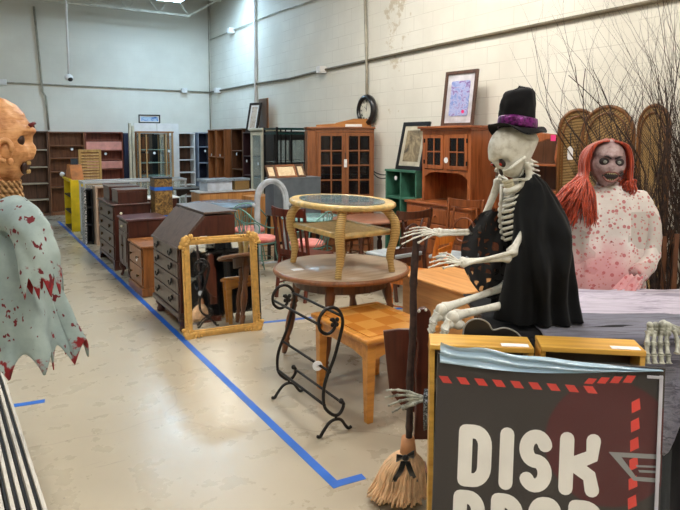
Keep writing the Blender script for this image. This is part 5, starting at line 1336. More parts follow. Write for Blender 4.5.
# hat
HATM = cloth('black_felt', (22, 22, 25), (12, 12, 14), .95, 8, .05); PURB = NT('purple_sequin'); n = PURB.noise(PURB.coord(), 70, 2); PURB.base(PURB.ramp(n, [(.4, lin((70, 22, 72))), (.6, lin((130, 40, 128)))])); PURB.set(Roughness=.3, Metallic=.4); PURB.bump(n, .6, .004); PURB = done('purple_band', PURB)
HB = V(517, 129, 2.45); HTM = Matrix.Translation(HB) @ Matrix.Rotation(R(4), 4, 'Y') @ Matrix.Rotation(R(-4), 4, 'X')
def brim(b):
    b.M = b.M @ HTM
    def fn(u, v):
        a = 2 * PI * u; r_ = .066 + .052 * v
        return Vector((r_ * math.cos(a) * 1.0, r_ * math.sin(a) * .95, .004 + .020 * v * math.sin(2 * a + .9) * 1.0 - .010 * v * v + (.006 * math.sin(5 * a) * v)))
    b.grid(fn, 60, 8)
def crown(b):
    b.M = b.M @ HTM
    def fn(u, v):
        a = 2 * PI * u; z = .162 * v; r_ = .070 + .006 * math.sin(v * 3) - .010 * v
        if v > .86: k = (v - .86) / .14; r_ *= math.sqrt(max(0, 1 - k * k)) * .98 + .02 * (1 - k); z = .162 * .86 + .026 * math.sin(k * PI / 2)
        z += .012 * math.cos(a - .5) * v * v; n_ = .007 * noise.noise(Vector((math.cos(a) * 2, math.sin(a) * 2, v * 4)))
        return Vector(((r_ + n_) * math.cos(a) - .006 * v, (r_ + n_) * math.sin(a), z))
    b.grid(fn, 56, 26)
hat = dpart('top_hat', sk, HATM, lambda b: (brim(b), setattr(b, 'M', OFF[sk.name]), crown(b)), solid=.003)
dpart('hat_band', hat, PURB, lambda b: (setattr(b, 'M', b.M @ HTM), b.grid(lambda u, v: Vector(((.0765 + .003 * math.sin(v * PI)) * math.cos(2 * PI * u), (.0765 + .003 * math.sin(v * PI)) * math.sin(2 * PI * u), .004 + .042 * v + .004 * math.sin(4 * PI * u))), 56, 6)), root=sk, solid=.003)
# cape
BC = cloth('black_cape', (20, 22, 25), (10, 11, 13), .85, 5, .04)
CLV = [(174, 521, 534, 2.47, .05), (182, 517, 541, 2.47, .12), (196, 513, 550, 2.46, .155), (212, 511, 557, 2.455, .20), (228, 511, 562, 2.45, .22), (245, 509, 562, 2.44, .225), (265, 503, 564, 2.43, .21), (290, 498, 570, 2.43, .17), (316, 492, 577, 2.43, .15)]
def cape(b):
    def lv(v):
        t_ = v * (len(CLV) - 1); i = min(int(t_), len(CLV) - 2); k = t_ - i
        return [a * (1 - k) + c * k for a, c in zip(CLV[i], CLV[i + 1])]
    def fn(u, v):
        y, xl, xr, f, dep = lv(v)
        a = R(184 + u * 324); l = V(xl, y, f); r_ = V(xr, y, f); c = (l + r_) / 2; hx = (r_.x - l.x) / 2
        fold = 1 + (.05 + .13 * v) * math.sin(a * 10 + 6 * noise.noise(Vector((u * 3, v * 2, 4)))) * (.6 + .5 * noise.noise(Vector((u * 6, v, 9)))) + .09 * noise.noise(Vector((u * 9, v * 5, 2)))
        z = c.z if v < 1 else .958
        return Vector((c.x + hx * math.cos(a) * (1 + (fold - 1) * .6), f + (dep + .03) * math.copysign(abs(math.sin(a)) ** .6, math.sin(a)) * fold * .85, max(.965, c.z)))
    b.grid(fn, 150, 60)
dpart('cape', sk, BC, cape, solid=.003)
LACE = NT('black_lace'); v_ = LACE.coord(); vo = LACE.add('ShaderNodeTexVoronoi', feature='DISTANCE_TO_EDGE'); vo.inputs['Scale'].default_value = 24
wq = LACE.add('ShaderNodeVectorMath', operation='ADD'); nn = LACE.add('ShaderNodeTexNoise'); nn.inputs['Scale'].default_value = 8; LACE.link(v_, nn.inputs['Vector']); ms_ = LACE.add('ShaderNodeVectorMath', operation='SCALE'); ms_.inputs['Scale'].default_value = .06; LACE.link(nn.outputs['Color'], ms_.inputs[0]); LACE.link(v_, wq.inputs[0]); LACE.link(ms_.outputs[0], wq.inputs[1]); LACE.link(wq.outputs[0], vo.inputs['Vector'])
al = LACE.ramp(vo.outputs['Distance'], [(.20, (1, 1, 1)), (.25, (.58, .58, .58))]); LACE.link(al, LACE.b.inputs['Alpha']); LACE.base(lin((24, 24, 26))); LACE.set(Roughness=.9); LACE = done('lace', LACE)
def lace(b):
    TOP = [(482, 212), (497, 208), (512, 214), (528, 222)]; BOT = [(478, 291), (487, 298), (500, 300), (520, 303)]; MID = [(461, 250), (485, 252), (505, 256), (524, 262)]
    def q(P, u): t_ = u * 3; i = min(int(t_), 2); k = t_ - i; return (P[i][0] * (1 - k) + P[i + 1][0] * k, P[i][1] * (1 - k) + P[i + 1][1] * k)
    def fn(u, v):
        a, m_, c = q(TOP, u), q(MID, u), q(BOT, u)
        x = (1 - v) ** 2 * a[0] + 2 * v * (1 - v) * (2 * m_[0] - (a[0] + c[0]) / 2) + v * v * c[0]; y = (1 - v) ** 2 * a[1] + 2 * v * (1 - v) * (2 * m_[1] - (a[1] + c[1]) / 2) + v * v * c[1]
        return V(x, y, 2.56 - .10 * v + .012 * math.sin(u * 16 + v * 5))
    b.grid(fn, 50, 40)
dpart('lace_cape', sk, LACE, lace)

# ---------- loose skeleton hands
def bony(label, r, f, z, wrist, tips, thumb, arm, cloth_m=None):
    g = dthing('skeleton_hand', label, 'skeleton hand', r, f, z)
    dpart('hand', g, BONE, lambda b: hand(b, wrist, tips, (0.012, 0, .0), .0062, thumb))
    if arm is not None: dpart('forearm', g, BONE, lambda b: (bone(b, wrist, arm, .009, .016), bone(b, Vector(wrist) + Vector((.02, 0, 0)), Vector(arm) + Vector((.02, 0, 0)), .008, .014)))
    return g
g = dthing('skeleton_hand', 'large skeleton hand hanging over the right end of the sign', 'skeleton hand', .98, 2.1, .93)
HB_ = NT('weathered_bone'); n = HB_.noise(HB_.coord(), 30, 5); HB_.base(HB_.ramp(n, [(.35, lin((110, 110, 100))), (.62, lin((196, 198, 186)))])); HB_.set(Roughness=.5); HB_ = done('weathered_bone', HB_)
WR = V(664, 325, 2.06)
def bighand(b):
    for i in range(12): b.ball(V(650 + (i % 4) * 6, 325 + (i // 4) * 4, 2.04 + .01 * (i % 2)), .012, 8, 6)
    for k in range(5):
        x0 = 648 + k * 6.5
        pts = [V(x0, 331, 2.04), V(x0 - 1, 344, 2.02), V(x0 - 1 + k * .5, 355, 2.0), V(x0 + k * .5, 364, 1.99)] if k < 4 else [V(674, 330, 2.05), V(678, 342, 2.03), V(677, 354, 2.01)]
        for q in range(len(pts) - 1): bone(b, pts[q], pts[q + 1], .0075, .012)
dpart('hand', g, HB_, bighand)
dpart('forearm', g, HB_, lambda b: (bone(b, WR, V(705, 345, 2.18), .011, .018), bone(b, WR + Vector((.0, .02, .0)), V(707, 338, 2.19), .010, .016)))

# ---------- broom
g = dthing('broom', 'witch broom with a dark knobbly pole, black bow and peach bristles', 'broom', V(400, 485, 2.55).x, 2.72, 0)
BRK = NT('dark_bark'); n = BRK.noise(BRK.coord((1, 1, 1)), 30, 4); BRK.base(BRK.ramp(n, [(.4, lin((44, 28, 26))), (.7, lin((74, 50, 44)))])); BRK.set(Roughness=.6); BRK.bump(n, .4, .006); BRK = done('bark', BRK)
PT, PB = V(416, 233, 2.62), V(408, 448, 2.66)
def pole(b):
    pts = []; rs = []
    for i in range(41):
        k = i / 40; p = PB.lerp(PT, k) + Vector((.003 * math.sin(k * 14), 0, 0)); pts.append(p); rs.append(.0165 + .0035 * noise.noise(Vector((k * 25, 0, 0))) + (.003 if i % 9 == 4 else 0))
    b.tube(pts, rs, 10)
dpart('pole', g, BRK, pole)
PEACH = paint('peach_straw', (255, 212, 166), .6, .1, scale=20); PEACHC = paint('peach_collar', (226, 160, 110), .5)
dpart('collar', g, PEACHC, lambda b: b.tube([V(408, 437, 2.66), V(408, 446, 2.66), V(408, 456, 2.66)], [.030, .036, .040], 16))
def bristles(b):
    c = V(408, 452, 2.66)
    for i in range(330):
        a = random.uniform(0, 2 * PI); q = math.sqrt(random.random()); L = random.uniform(.85, 1.03)
        st_ = c + Vector((.030 * q * math.cos(a), .03 * q * math.sin(a), 0))
        end = Vector((c.x - .045 + (.15 * q) * math.cos(a) * 1.0, c.y + .10 * q * math.sin(a), c.z - (c.z - .012) * L))
        end.z = max(end.z, .008 + random.uniform(0, .05))
        m1 = st_.lerp(end, .4) + Vector((.018 * math.cos(a) * q, .012 * math.sin(a) * q, .02)); m2 = st_.lerp(end, .75) + Vector((random.uniform(-.012, .012), random.uniform(-.012, .012), 0))
        b.tube(smooth_path([st_, m1, m2, end], 3), random.uniform(.0038, .0068), 5)
o = dpart('bristles', g, PEACH, bristles); o['kind'] = 'stuff'
def bow(b):
    c = V(405, 455, 2.60)
    for s in (-1, 1):
        b.grid(lambda u, v: c + Vector((s * .050 * math.sin(u * PI) * (.6 + .4 * u) , -.012 + .008 * math.cos(v * 4), (.035 * (v - .5)) * (.3 + math.sin(u * PI)) + .018 * math.sin(u * PI) * s * .5)), 12, 4)
        b.grid(lambda u, v: c + Vector((s * (.008 + .040 * u) + (v - .5) * .026, -.016 - .012 * math.sin(u * 5), -.02 - .105 * u)), 12, 3)
    b.ball(c + Vector((0, -.018, -.004)), (.016, .012, .014), 10, 8)
dpart('bow', g, cloth('black_satin', (20, 20, 22), (12, 12, 14), .35, 8, .5), bow, solid=.002)

# ---------- skeleton hand gripping the broom, in a glittery sleeve
g = dthing('skeleton_hand', 'skeleton hand in a glittery black sleeve gripping the broom pole', 'skeleton hand', V(425, 400, 2.45).x, 2.5, .45)
dpart('hand', g, HB_, lambda b: hand(b, V(424, 398, 2.48), [V(386, 392, 2.53), V(385, 398, 2.53), V(388, 405, 2.54), V(392, 411, 2.55)], (0, -.006, -.002), .006, [V(414, 404, 2.45), V(402, 409, 2.47)]))
GLT = NT('glitter_cloth'); n = GLT.noise(GLT.coord(), 150, 2); GLT.base(GLT.ramp(n, [(.5, lin((40, 42, 46))), (.62, lin((150, 154, 160)))])); GLT.set(Roughness=.4, Metallic=.2); GLT = done('glitter', GLT)
def sleeve(b):
    def fn(u, v):
        a = 2 * PI * u; c = V(424, 400, 2.5).lerp(V(452, 402, 2.42), v)
        r_ = .045 - .008 * v; dr = -.09 * (max(0, -math.sin(a)) ** 1.5) * (1 - v * .6)
        return c + Vector((0.01 * math.cos(a) , r_ * math.cos(a), r_ * math.sin(a) + dr + .004 * math.sin(a * 9)))
    b.grid(fn, 44, 8)
dpart('sleeve', g, GLT, sleeve, solid=.002)

# ---------- mahogany stand
g = dthing('wooden_stand', 'dark mahogany stand with a solid side panel, round topped post and splayed foot', 'stand', .33, 2.78, 0)
STM = wood('stand_mahogany', (96, 48, 34), (62, 28, 22), .3)
L3 = lambda x, y: (V(x, y, 2.92).x, V(x, y, 2.92).z)
dpart('side_panel', g, STM, lambda b: b.prism([L3(*p) for p in ((383, 330), (398, 328), (414, 328), (420, 345), (418, 412), (404, 408), (396, 398), (389, 388), (386, 360))], 2.90, 2.92), .003)
L4 = lambda x, y: (V(x, y, 2.80).x, V(x, y, 2.80).z)
dpart('post', g, STM, lambda b: b.prism([L4(*p) for p in ((414, 440), (416, 400), (415, 370), (418, 345), (415, 330), (416, 314), (420, 309), (426, 308), (431, 312), (431, 330), (428, 345), (432, 370), (432, 440))], 2.80, 2.84), .006)
dpart('foot', g, STM, lambda b: b.prism([(-.01 + .24, .0), (.50, 0), (.50, .07), (.42, .055), (.36, .09), (.30, .07), (.25, .045)], 2.80, 2.84), .004)
dpart('foot_rail', g, STM, lambda b: b.box(.40, .44, 2.8405, 2.92, .0, .05), .003)
dpart('finial', g, BONE, lambda b: (b.ball(V(419, 311, 2.77), .008, 8, 6), b.ball(V(426, 310, 2.77), .007, 8, 6)))  # pale balls stand in for the highlights on the rounded post top
# ================================================================== zombie figures
def face_fn(sc, seed, rough, style):
    def fn(p):
        x, y, z = p
        k = max(0, -z / .125)
        x *= 1 - .36 * k ** 1.6
        if y > 0 and z < .0: y *= 1 - .30 * k
        if y < 0:
            y *= 1 - .06 * k
            for s in (-1, 1):
                y += .022 * gauss(x - s * .033, z - .012, .021, .017)
                y -= .007 * gauss(x - s * .048, z + .030, .020, .018)
                y += .010 * gauss(x - s * .052, z + .062, .014, .024)
            y -= .012 * gauss(x, z - .044, .06, .012)
            y -= (.011 if style == 'man' else .010) * gauss(x, z + .020, .011, .022)
            y += .012 * gauss(x, z + .016, .006, .006) if style == 'woman' else 0
            y += (.024 if style == 'woman' else .016) * gauss(x, z + .062, .030 if style == 'woman' else .022, .014 if style == 'woman' else .018)
            y -= .007 * gauss(x, z + .043, .030, .007); y -= .008 * gauss(x, z + .084, .026, .009); y -= .012 * gauss(x, z + .112, .026, .014)
        for s in (-1, 1): x -= s * .006 * gauss(y + .02, z - .03, .03, .03) * (1 if s * x > 0 else 0)
        v = Vector((x, y, z)); n = noise.noise(v * 30 + Vector((seed, 0, 0))) + .5 * noise.noise(v * 70 + Vector((seed, 2, 0)))
        w = .5 * noise.noise(Vector((x * 14, y * 14, z * 130 + seed)))
        r_ = v.normalized(); return (v + r_ * (rough * (n + w))) * sc
    return fn

# ---------- hanging zombie on the left
MASK = NT('tan_mask'); v_ = MASK.coord(); n = MASK.noise(v_, 22, 6, .65); wr = MASK.noise(MASK.coord((1, 1, 5)), 26, 4)
MASK.base(MASK.ramp(MASK.math('ADD', MASK.math('MULTIPLY', n, .7), MASK.math('MULTIPLY', wr, .3)), [(.34, lin((164, 104, 64))), (.50, lin((204, 148, 98))), (.66, lin((220, 168, 118)))])); MASK.set(Roughness=.45, Specular_IOR_Level=.4); MASK.bump(wr, .5, .006); MASK = done('mask', MASK)
DARKM = paint('mask_dark_paint', (58, 26, 16), .5, .2); BLOOD = paint('blood_red', (110, 16, 20), .35, .2)
def jacket_mat(key, hemz, extra):
    t = NT(key); tc = t.add('ShaderNodeTexCoord'); sp = t.add('ShaderNodeSeparateXYZ'); t.link(tc.outputs['Object'], sp.inputs[0])
    n = t.noise(tc.outputs['Object'], 7, 5); base = t.ramp(n, [(.32, lin((130, 148, 150))), (.66, lin((170, 188, 188)))])
    # soaked hem: strongest at the torn edge (object space height)
    k = t.math('DIVIDE', t.math('SUBTRACT', hemz, sp.outputs[2]), .13)
    bn = t.noise(tc.outputs['Object'], 16, 4, .6)
    m1 = t.ramp(t.math('ADD', k, t.math('MULTIPLY', t.math('SUBTRACT', bn, .5), 3.4)), [(.42, (0, 0, 0)), (.60, (1, 1, 1))])
    spn = t.noise(t.coord((1.3, 1.3, .8)), 42, 2, .5); bign = t.noise(tc.outputs['Object'], 6, 2)
    m2 = t.ramp(t.math('ADD', spn, t.math('MULTIPLY', t.math('SUBTRACT', bign, .5), .35)), [(.62, (0, 0, 0)), (.65, (1, 1, 1))])
    col = t.mix(m1, base, lin((132, 26, 34))); col = t.mix(m2, col, lin((104, 24, 34)))
    t.base(col); t.set(Roughness=.85); t.bump(t.noise(tc.outputs['Object'], 14, 4), .4, .01); return done(key, t)
zf = 1.80
zr = V(2, 190, zf).x
zb = dthing('hanging_zombie', 'hanging zombie torso in a torn blood stained pale jacket with a rope at its neck', 'zombie', zr, zf, 0.0)
HZ = V(-9, 143, zf)
HZM = frame_from(HZ, (.93, .36, -.06))
dpart('head', zb, MASK, lambda b: (setattr(b, 'M', b.M @ HZM), b.ball((0, 0, 0), (.092, .122, .142), 110, 90, fn=None if False else face_fn(1.0, 3, .0022, 'man')) if False else b.ball((0, 0, 0), (.085, .112, .138), 120, 100, fn=face_fn(1.03, 3, .0036, 'man'))))
hd = [o for o in zb.children if o.name.startswith('head')][0]
def zear(b, s):
    b.M = b.M @ HZM
    if 1:
        c = Vector((s * .084, -.058, -.018))
        pts = [c + Vector((s * (.006 + .014 * (1 if True else 0)), .019 * math.cos(a) + .006, .031 * math.sin(a))) for a in [R(q) for q in range(-100, 200, 20)]]
        b.tube(pts, [.007] * len(pts), 8); b.ball(c + Vector((s * .004, .006, 0)), (.012, .020, .030), 12, 8); b.ball(c + Vector((s * .012, -.008, -.032)), (.008, .009, .012), 8, 6)
for s_ in (-1, 1): dpart('ear', hd, MASK, lambda b: zear(b, s_), root=zb)
def zpaint(b):
    b.M = b.M @ HZM
    b.ball((0, -.092, -.068), (.034, .014, .024), 16, 12)
dpart('open_mouth', hd, DARKM, zpaint, root=zb)
for s_ in (-1, 1): dpart('eye_socket', hd, DARKM, lambda b: (setattr(b, 'M', b.M @ HZM), b.ball((s_ * .040, -.080, .014), (.020, .016, .020), 16, 12)), root=zb)
dpart('wound', hd, BLOOD, lambda b: (setattr(b, 'M', b.M @ HZM), b.tube([(-.03, -.108, .060), (-.01, -.116, .068), (.01, -.120, .066)], [.007, .005, .001], 8), b.tube([(.02, -.108, .055), (.04, -.108, .062)], [.008, .002], 8)), root=zb)
dpart('teeth', hd, paint('yellow_teeth', (196, 160, 100), .4), lambda b: (setattr(b, 'M', b.M @ HZM), [b.ball((x * .0095, -.106 + abs(x) * .002, z), (.0045, .004, .007), 6, 6) for x in range(-2, 3) for z in (-.056, -.082)]), root=zb)
dpart('neck', zb, MASK, lambda b: b.tube([V(-14, 168, zf), V(-13, 188, zf), V(-16, 212, zf)], [.070, .062, .080], 24))
ROPE = NT('rope'); wv_ = ROPE.add('ShaderNodeTexWave', wave_type='BANDS', bands_direction='DIAGONAL'); wv_.inputs['Scale'].default_value = 26; ROPE.link(ROPE.coord(), wv_.inputs['Vector'])
ROPE.base(ROPE.ramp(wv_.outputs['Fac'], [(.2, lin((128, 92, 54))), (.6, lin((192, 152, 104)))])); ROPE.set(Roughness=.9); ROPE.bump(wv_.outputs['Fac'], .8, .006); ROPE = done('rope', ROPE)
def rope(b):
    for i in range(3):
        c = V(-13, 177 + i * 6.5, zf); rr_ = .083 + .003 * i
        for ph in (0, 2.1, 4.2):
            pts = [c + Vector((rr_ * math.cos(a), rr_ * math.sin(a), -.018 * math.cos(a) * 1.2)) + Vector((.006 * math.cos(a * 9 + ph) * math.cos(a), .006 * math.cos(a * 9 + ph) * math.sin(a), .006 * math.sin(a * 9 + ph))) for a in [R(q) for q in range(0, 361, 5)]]
            b.tube(pts, .0058, 6, cap=False)
    c = V(-13, 182, zf)
    b.tube([c + Vector((-.09, .03, 0)), c + Vector((-.115, .05, .25)), c + Vector((-.12, .06, ZC - c.z))], .011, 8)
dpart('rope', zb, ROPE, rope)
JK = jacket_mat('jacket_cloth', V(0, 335, zf).z, 0); JS = jacket_mat('sleeve_cloth', V(0, 252, zf).z, 0)
JL = [(193, -22, .074, .075), (200, -20, .11, .09), (212, -18, .150, .11), (228, -15, .160, .125), (262, -8, .17, .14), (300, -5, .19, .15), (345, -2, .225, .16)]
def jacket(b):
    def lv(v):
        t_ = v * (len(JL) - 1); i = min(int(t_), len(JL) - 2); k = t_ - i; k = k * k * (3 - 2 * k) if False else k
        return [a * (1 - k) + c * k for a, c in zip(JL[i], JL[i + 1])]
    def fn(u, v):
        y, x, rx, ry = lv(v); a = 2 * PI * u; c = V(x, y, zf)
        fold = 1 + .10 * v * math.sin(a * 9 + 3 * noise.noise(Vector((u * 4, v * 2, 1)))) + .12 * noise.noise(Vector((math.cos(a) * 2.5, math.sin(a) * 2.5, v * 6)))
        z = c.z
        if v > .86:
            k = (v - .86) / .14; j = abs(((u * 19 + .9 * noise.noise(Vector((u * 7, 0, 3)))) % 1) - .5) * 2
            z -= k * (-.01 + .075 * j ** 1.6)
        return Vector((c.x + rx * fold * math.cos(a), zf + ry * fold * math.sin(a), z))
    b.grid(fn, 220, 60)
dpart('jacket', zb, JK, jacket, solid=.003)
def sleeve2(b, pts, rs, n=80):
    P = smooth_path(pts, 8); N = len(P)
    def fn(u, v):
        t_ = v * (N - 1); i = min(int(t_), N - 2); k = t_ - i; c = P[i].lerp(P[i + 1], k); a = 2 * PI * u
        rr_ = rs[0] + (rs[1] - rs[0]) * v; d = (P[i + 1] - P[i]).normalized(); x = d.cross(Vector((0, 1, 0))).normalized(); y = d.cross(x)
        fold = 1 + .08 * math.sin(a * 5 + v * 4) * v + .10 * noise.noise(Vector((math.cos(a), math.sin(a), v * 6)))
        p = c + x * (rr_ * fold * math.cos(a)) + y * (rr_ * fold * math.sin(a))
        if v > .85:
            j = abs(((u * 9 + .4 * noise.noise(Vector((u * 6, 1, 3)))) % 1) - .5) * 2; p += d * ((v - .85) / .15 * .07 * j)
        return p
    b.grid(fn, n, 40)
dpart('sleeve', zb, JS, lambda b: sleeve2(b, [V(10, 212, 1.70), V(28, 226, 1.66), V(36, 248, 1.65), V(40, 272, 1.65)], (.052, .050)), solid=.003)
dpart('sleeve', zb, JS, lambda b: sleeve2(b, [V(-44, 214, 1.86), V(-58, 235, 1.88), V(-66, 262, 1.9), V(-66, 276, 1.9)], (.055, .048)), solid=.003)
dpart('collar', zb, JK, lambda b: [b.grid(lambda u, v: V(-16, 196, zf) + Vector(((.085 + .055 * v) * math.cos(R(a0 + 150 * u)), (.085 + .045 * v) * math.sin(R(a0 + 150 * u)), .012 - .05 * v)), 30, 5) for a0 in (-160, 20)], solid=.003)

# ---------- red haired zombie
WF = 3.05
WM = NT('grey_mask'); n = WM.noise(WM.coord(), 20, 6, .65); WM.base(WM.ramp(n, [(.34, lin((96, 70, 70))), (.5, lin((156, 130, 130))), (.68, lin((186, 166, 164)))])); WM.set(Roughness=.5); WM.bump(n, .3, .006); WM = done('grey_mask', WM)
wz = dthing('zombie_figure', 'red haired zombie figure in a white blood spattered flowered dress behind the bench', 'zombie', V(607, 290, WF).x, WF, 0)
WH = V(607, 163, WF - .03); WHM = frame_from(WH, (-.16, -.98, -.03)) @ Matrix.Rotation(R(3), 4, 'Y') @ Matrix.Scale(.95, 4)
head = dpart('head', wz, WM, lambda b: (setattr(b, 'M', b.M @ WHM), b.ball((0, 0, 0), (.093, .105, .128), 96, 84, fn=face_fn(1.0, 8, .0016, 'woman'))))
MK = paint('dark_face_paint', (42, 28, 30), .6, .2); EYE = paint('clouded_eye', (160, 162, 152), .2, .1); LIP = paint('lip', (150, 92, 84), .45, .15)
def wface(b):
    b.M = b.M @ WHM
    pass
    b.ball((-.006, -.100, -.018), (.006, .006, .010), 8, 6); b.ball((.008, -.100, -.018), (.006, .006, .010), 8, 6)
    b.ball((0, -.086, -.064), (.043, .014, .024), 20, 12)
    b.tube(smooth_path([(.040, -.088, -.060), (.055, -.076, -.052), (.066, -.058, -.040)]), [.009] * 10 + [.006] * 3, 8)
    for s in (-1, 1): b.tube([(s * .008, -.103, .030), (s * .026, -.100, .040), (s * .050, -.083, .042)], [.005, .007, .003], 8)
dpart('dark_mouth', head, MK, wface, root=wz)
for s_ in (-1, 1):
    dpart('eye_socket', head, MK, lambda b: (setattr(b, 'M', b.M @ WHM), b.ball((s_ * .035, -.083, .012), (.028, .013, .022), 16, 12)), root=wz)
for s_ in (-1, 1): dpart('eye', head, EYE, lambda b: (setattr(b, 'M', b.M @ WHM), b.ball((s_ * .035, -.0865, .011), (.0135, .0125, .0115), 16, 12)), root=wz)
dpart('iris', head, paint('grey_iris', (150, 156, 150), .2), lambda b: (setattr(b, 'M', b.M @ WHM), [b.ball((s * .035 - .001, -.0985, .012), (.004, .0025, .004), 12, 8) for s in (-1, 1)]), root=wz)
dpart('lips', head, LIP, lambda b: (setattr(b, 'M', b.M @ WHM), b.tube(smooth_path([(-.040, -.090, -.056), (-.02, -.099, -.042), (0, -.102, -.040), (.02, -.099, -.042), (.042, -.088, -.054)]), .0045, 8), b.tube(smooth_path([(-.038, -.090, -.066), (-.02, -.098, -.086), (0, -.101, -.090), (.02, -.098, -.086), (.040, -.088, -.064)]), .006, 8)), root=wz)
dpart('teeth', head, paint('old_teeth', (214, 200, 150), .35), lambda b: (setattr(b, 'M', b.M @ WHM), [b.ball((x * .0088, -.096 + .0012 * x * x * .4, -.0495), (.004, .004, .0055), 6, 6) for x in range(-3, 4)] + [b.ball((x * .0088, -.094 + .0012 * x * x * .4, -.079), (.004, .004, .0045), 6, 6) for x in range(-3, 4)]), root=wz)
dpart('neck', wz, WM, lambda b: b.tube([V(608, 182, WF), V(608, 194, WF)], [.055, .055], 20))
HAIR = NT('red_hair'); n = HAIR.noise(HAIR.coord((60, 60, 4)), 2, 3); HAIR.base(HAIR.ramp(n, [(.35, lin((128, 34, 12))), (.65, lin((204, 76, 34)))])); HAIR.set(Roughness=.45, Sheen_Weight=.2); HAIR = done('red_hair', HAIR)
def hair(b):
    M0 = b.M @ WHM
    for i in range(560):
        side = -1 if random.random() < .56 else 1
        a = random.uniform(0, 1)             # 0 at the forehead, 1 at the back of the head
        ph = random.uniform(.12, 1.0)
        # root near the parting on the crown
        y0 = -.060 + .14 * a; root = Vector((side * .012, y0, .128 - .22 * (y0 - .0) ** 2 * 10))
        w_ = .100 + random.uniform(0, .016)
        yy = -.050 + .15 * a + random.uniform(-.01, .01)
        top = Vector((side * w_ * .72, yy, .098 - .02 * a)); sd = Vector((side * w_, yy + .01, .02)); j = Vector((side * w_ * 1.02, yy, -.07))
        if side < 0:
            L = random.uniform(.12, .30); end = Vector((-w_ - .03 - random.uniform(0, .20) * (L / .22), -.06 - random.uniform(0, .09), -.07 - L))
            if random.random() < .18: end = Vector((-w_ + random.uniform(-.02, .045), -.16, -.10 - random.uniform(.14, .24)))
        else:
            L = random.uniform(.05, .12); end = Vector((w_ + random.uniform(-.02, .045), yy + .02, -.07 - L))
        mid = j.lerp(end, .5) + Vector((random.uniform(-.02, .02), -.02 - .02 * random.random(), random.uniform(-.01, .02)))
        b.M = M0
        b.tube(smooth_path([root, top, sd, j, mid, end], 4), [.0055] * 17 + [.004, .0036, .003, .0015], 5)
    b.M = M0
    def capf(u, v):
        a = PI * 2 * u; p_ = v * PI * .62
        d = Vector((math.sin(p_) * math.cos(a) * .099, math.sin(p_) * math.sin(a) * .112 + .012, math.cos(p_) * .130)); 
        if d.y < -.02 and d.z < .11: d.y = -.02 - .2 * (d.y + .02) * 0; d.x = math.copysign(max(abs(d.x), .085), d.x) if d.z < .08 else d.x
        return d
    b.grid(capf, 48, 18)
dpart('hair', wz, HAIR, hair)
# dress
DR = NT('flowered_dress'); tc = DR.add('ShaderNodeTexCoord'); sp = DR.add('ShaderNodeSeparateXYZ'); DR.link(tc.outputs['Object'], sp.inputs[0])
n = DR.noise(tc.outputs['Object'], 6, 4); col = DR.ramp(n, [(.3, lin((206, 196, 190))), (.6, lin((234, 228, 224)))])
ckr = DR.add('ShaderNodeTexVoronoi', distance='CHEBYCHEV'); ckr.inputs['Scale'].default_value = 5.5; DR.link(tc.outputs['Object'], ckr.inputs['Vector'])
sc2 = DR.add('ShaderNodeSeparateColor'); DR.link(ckr.outputs['Color'], sc2.inputs[0])
col = DR.mix(DR.ramp(sc2.outputs[0], [(.70, (0, 0, 0)), (.72, (.5, .5, .5))]), col, lin((166, 160, 150)))
stn = DR.math('ADD', DR.math('DIVIDE', DR.math('SUBTRACT', 1.24, sp.outputs[2]), .20), DR.math('MULTIPLY', DR.math('SUBTRACT', DR.noise(tc.outputs['Object'], 9, 4), .5), 1.8))
lat = DR.math('SUBTRACT', 1.0, DR.math('DIVIDE', DR.math('ABSOLUTE', DR.math('ADD', sp.outputs[0], .07)), .26))
col = DR.mix(DR.ramp(DR.math('MULTIPLY', stn, lat), [(.10, (0, 0, 0)), (.75, (.62, .62, .62))]), col, lin((206, 96, 112)))
col = DR.mix(DR.ramp(DR.math('MULTIPLY', DR.math('ADD', stn, DR.math('MULTIPLY', DR.math('SUBTRACT', DR.noise(tc.outputs['Object'], 26, 5), .5), 4.5)), lat), [(1.0, (0, 0, 0)), (1.5, (.85, .85, .85))]), col, lin((110, 26, 34)))
for s_, th, c_ in ((30, .19, (186, 84, 88)), (56, .2, (200, 120, 120))):
    vz = DR.add('ShaderNodeTexVoronoi'); vz.inputs['Scale'].default_value = s_; DR.link(tc.outputs['Object'], vz.inputs['Vector'])
    cc = DR.add('ShaderNodeSeparateColor'); DR.link(vz.outputs['Color'], cc.inputs[0])
    dot = DR.math('MULTIPLY', DR.math('LESS_THAN', vz.outputs['Distance'], th * 1.5), DR.math('GREATER_THAN', cc.outputs[1], .35))
    col = DR.mix(DR.math('MULTIPLY', dot, .8), col, lin(c_))
spn = DR.noise(tc.outputs['Object'], 46, 2); col = DR.mix(DR.ramp(spn, [(.70, (0, 0, 0)), (.72, (.9, .9, .9))]), col, lin((150, 30, 34)))
DR.base(col); DR.set(Roughness=.85); DR.bump(DR.noise(tc.outputs['Object'], 12, 4), .3, .01); DR = done('dress', DR)
DL = [(185, 609, .052, .055), (189, 609, .09, .07), (191, 607, .20, .085), (199, 605, .235, .10), (225, 604, .215, .12), (250, 603, .20, .13), (275, 602, .205, .14), (295, 602, .21, .15)]
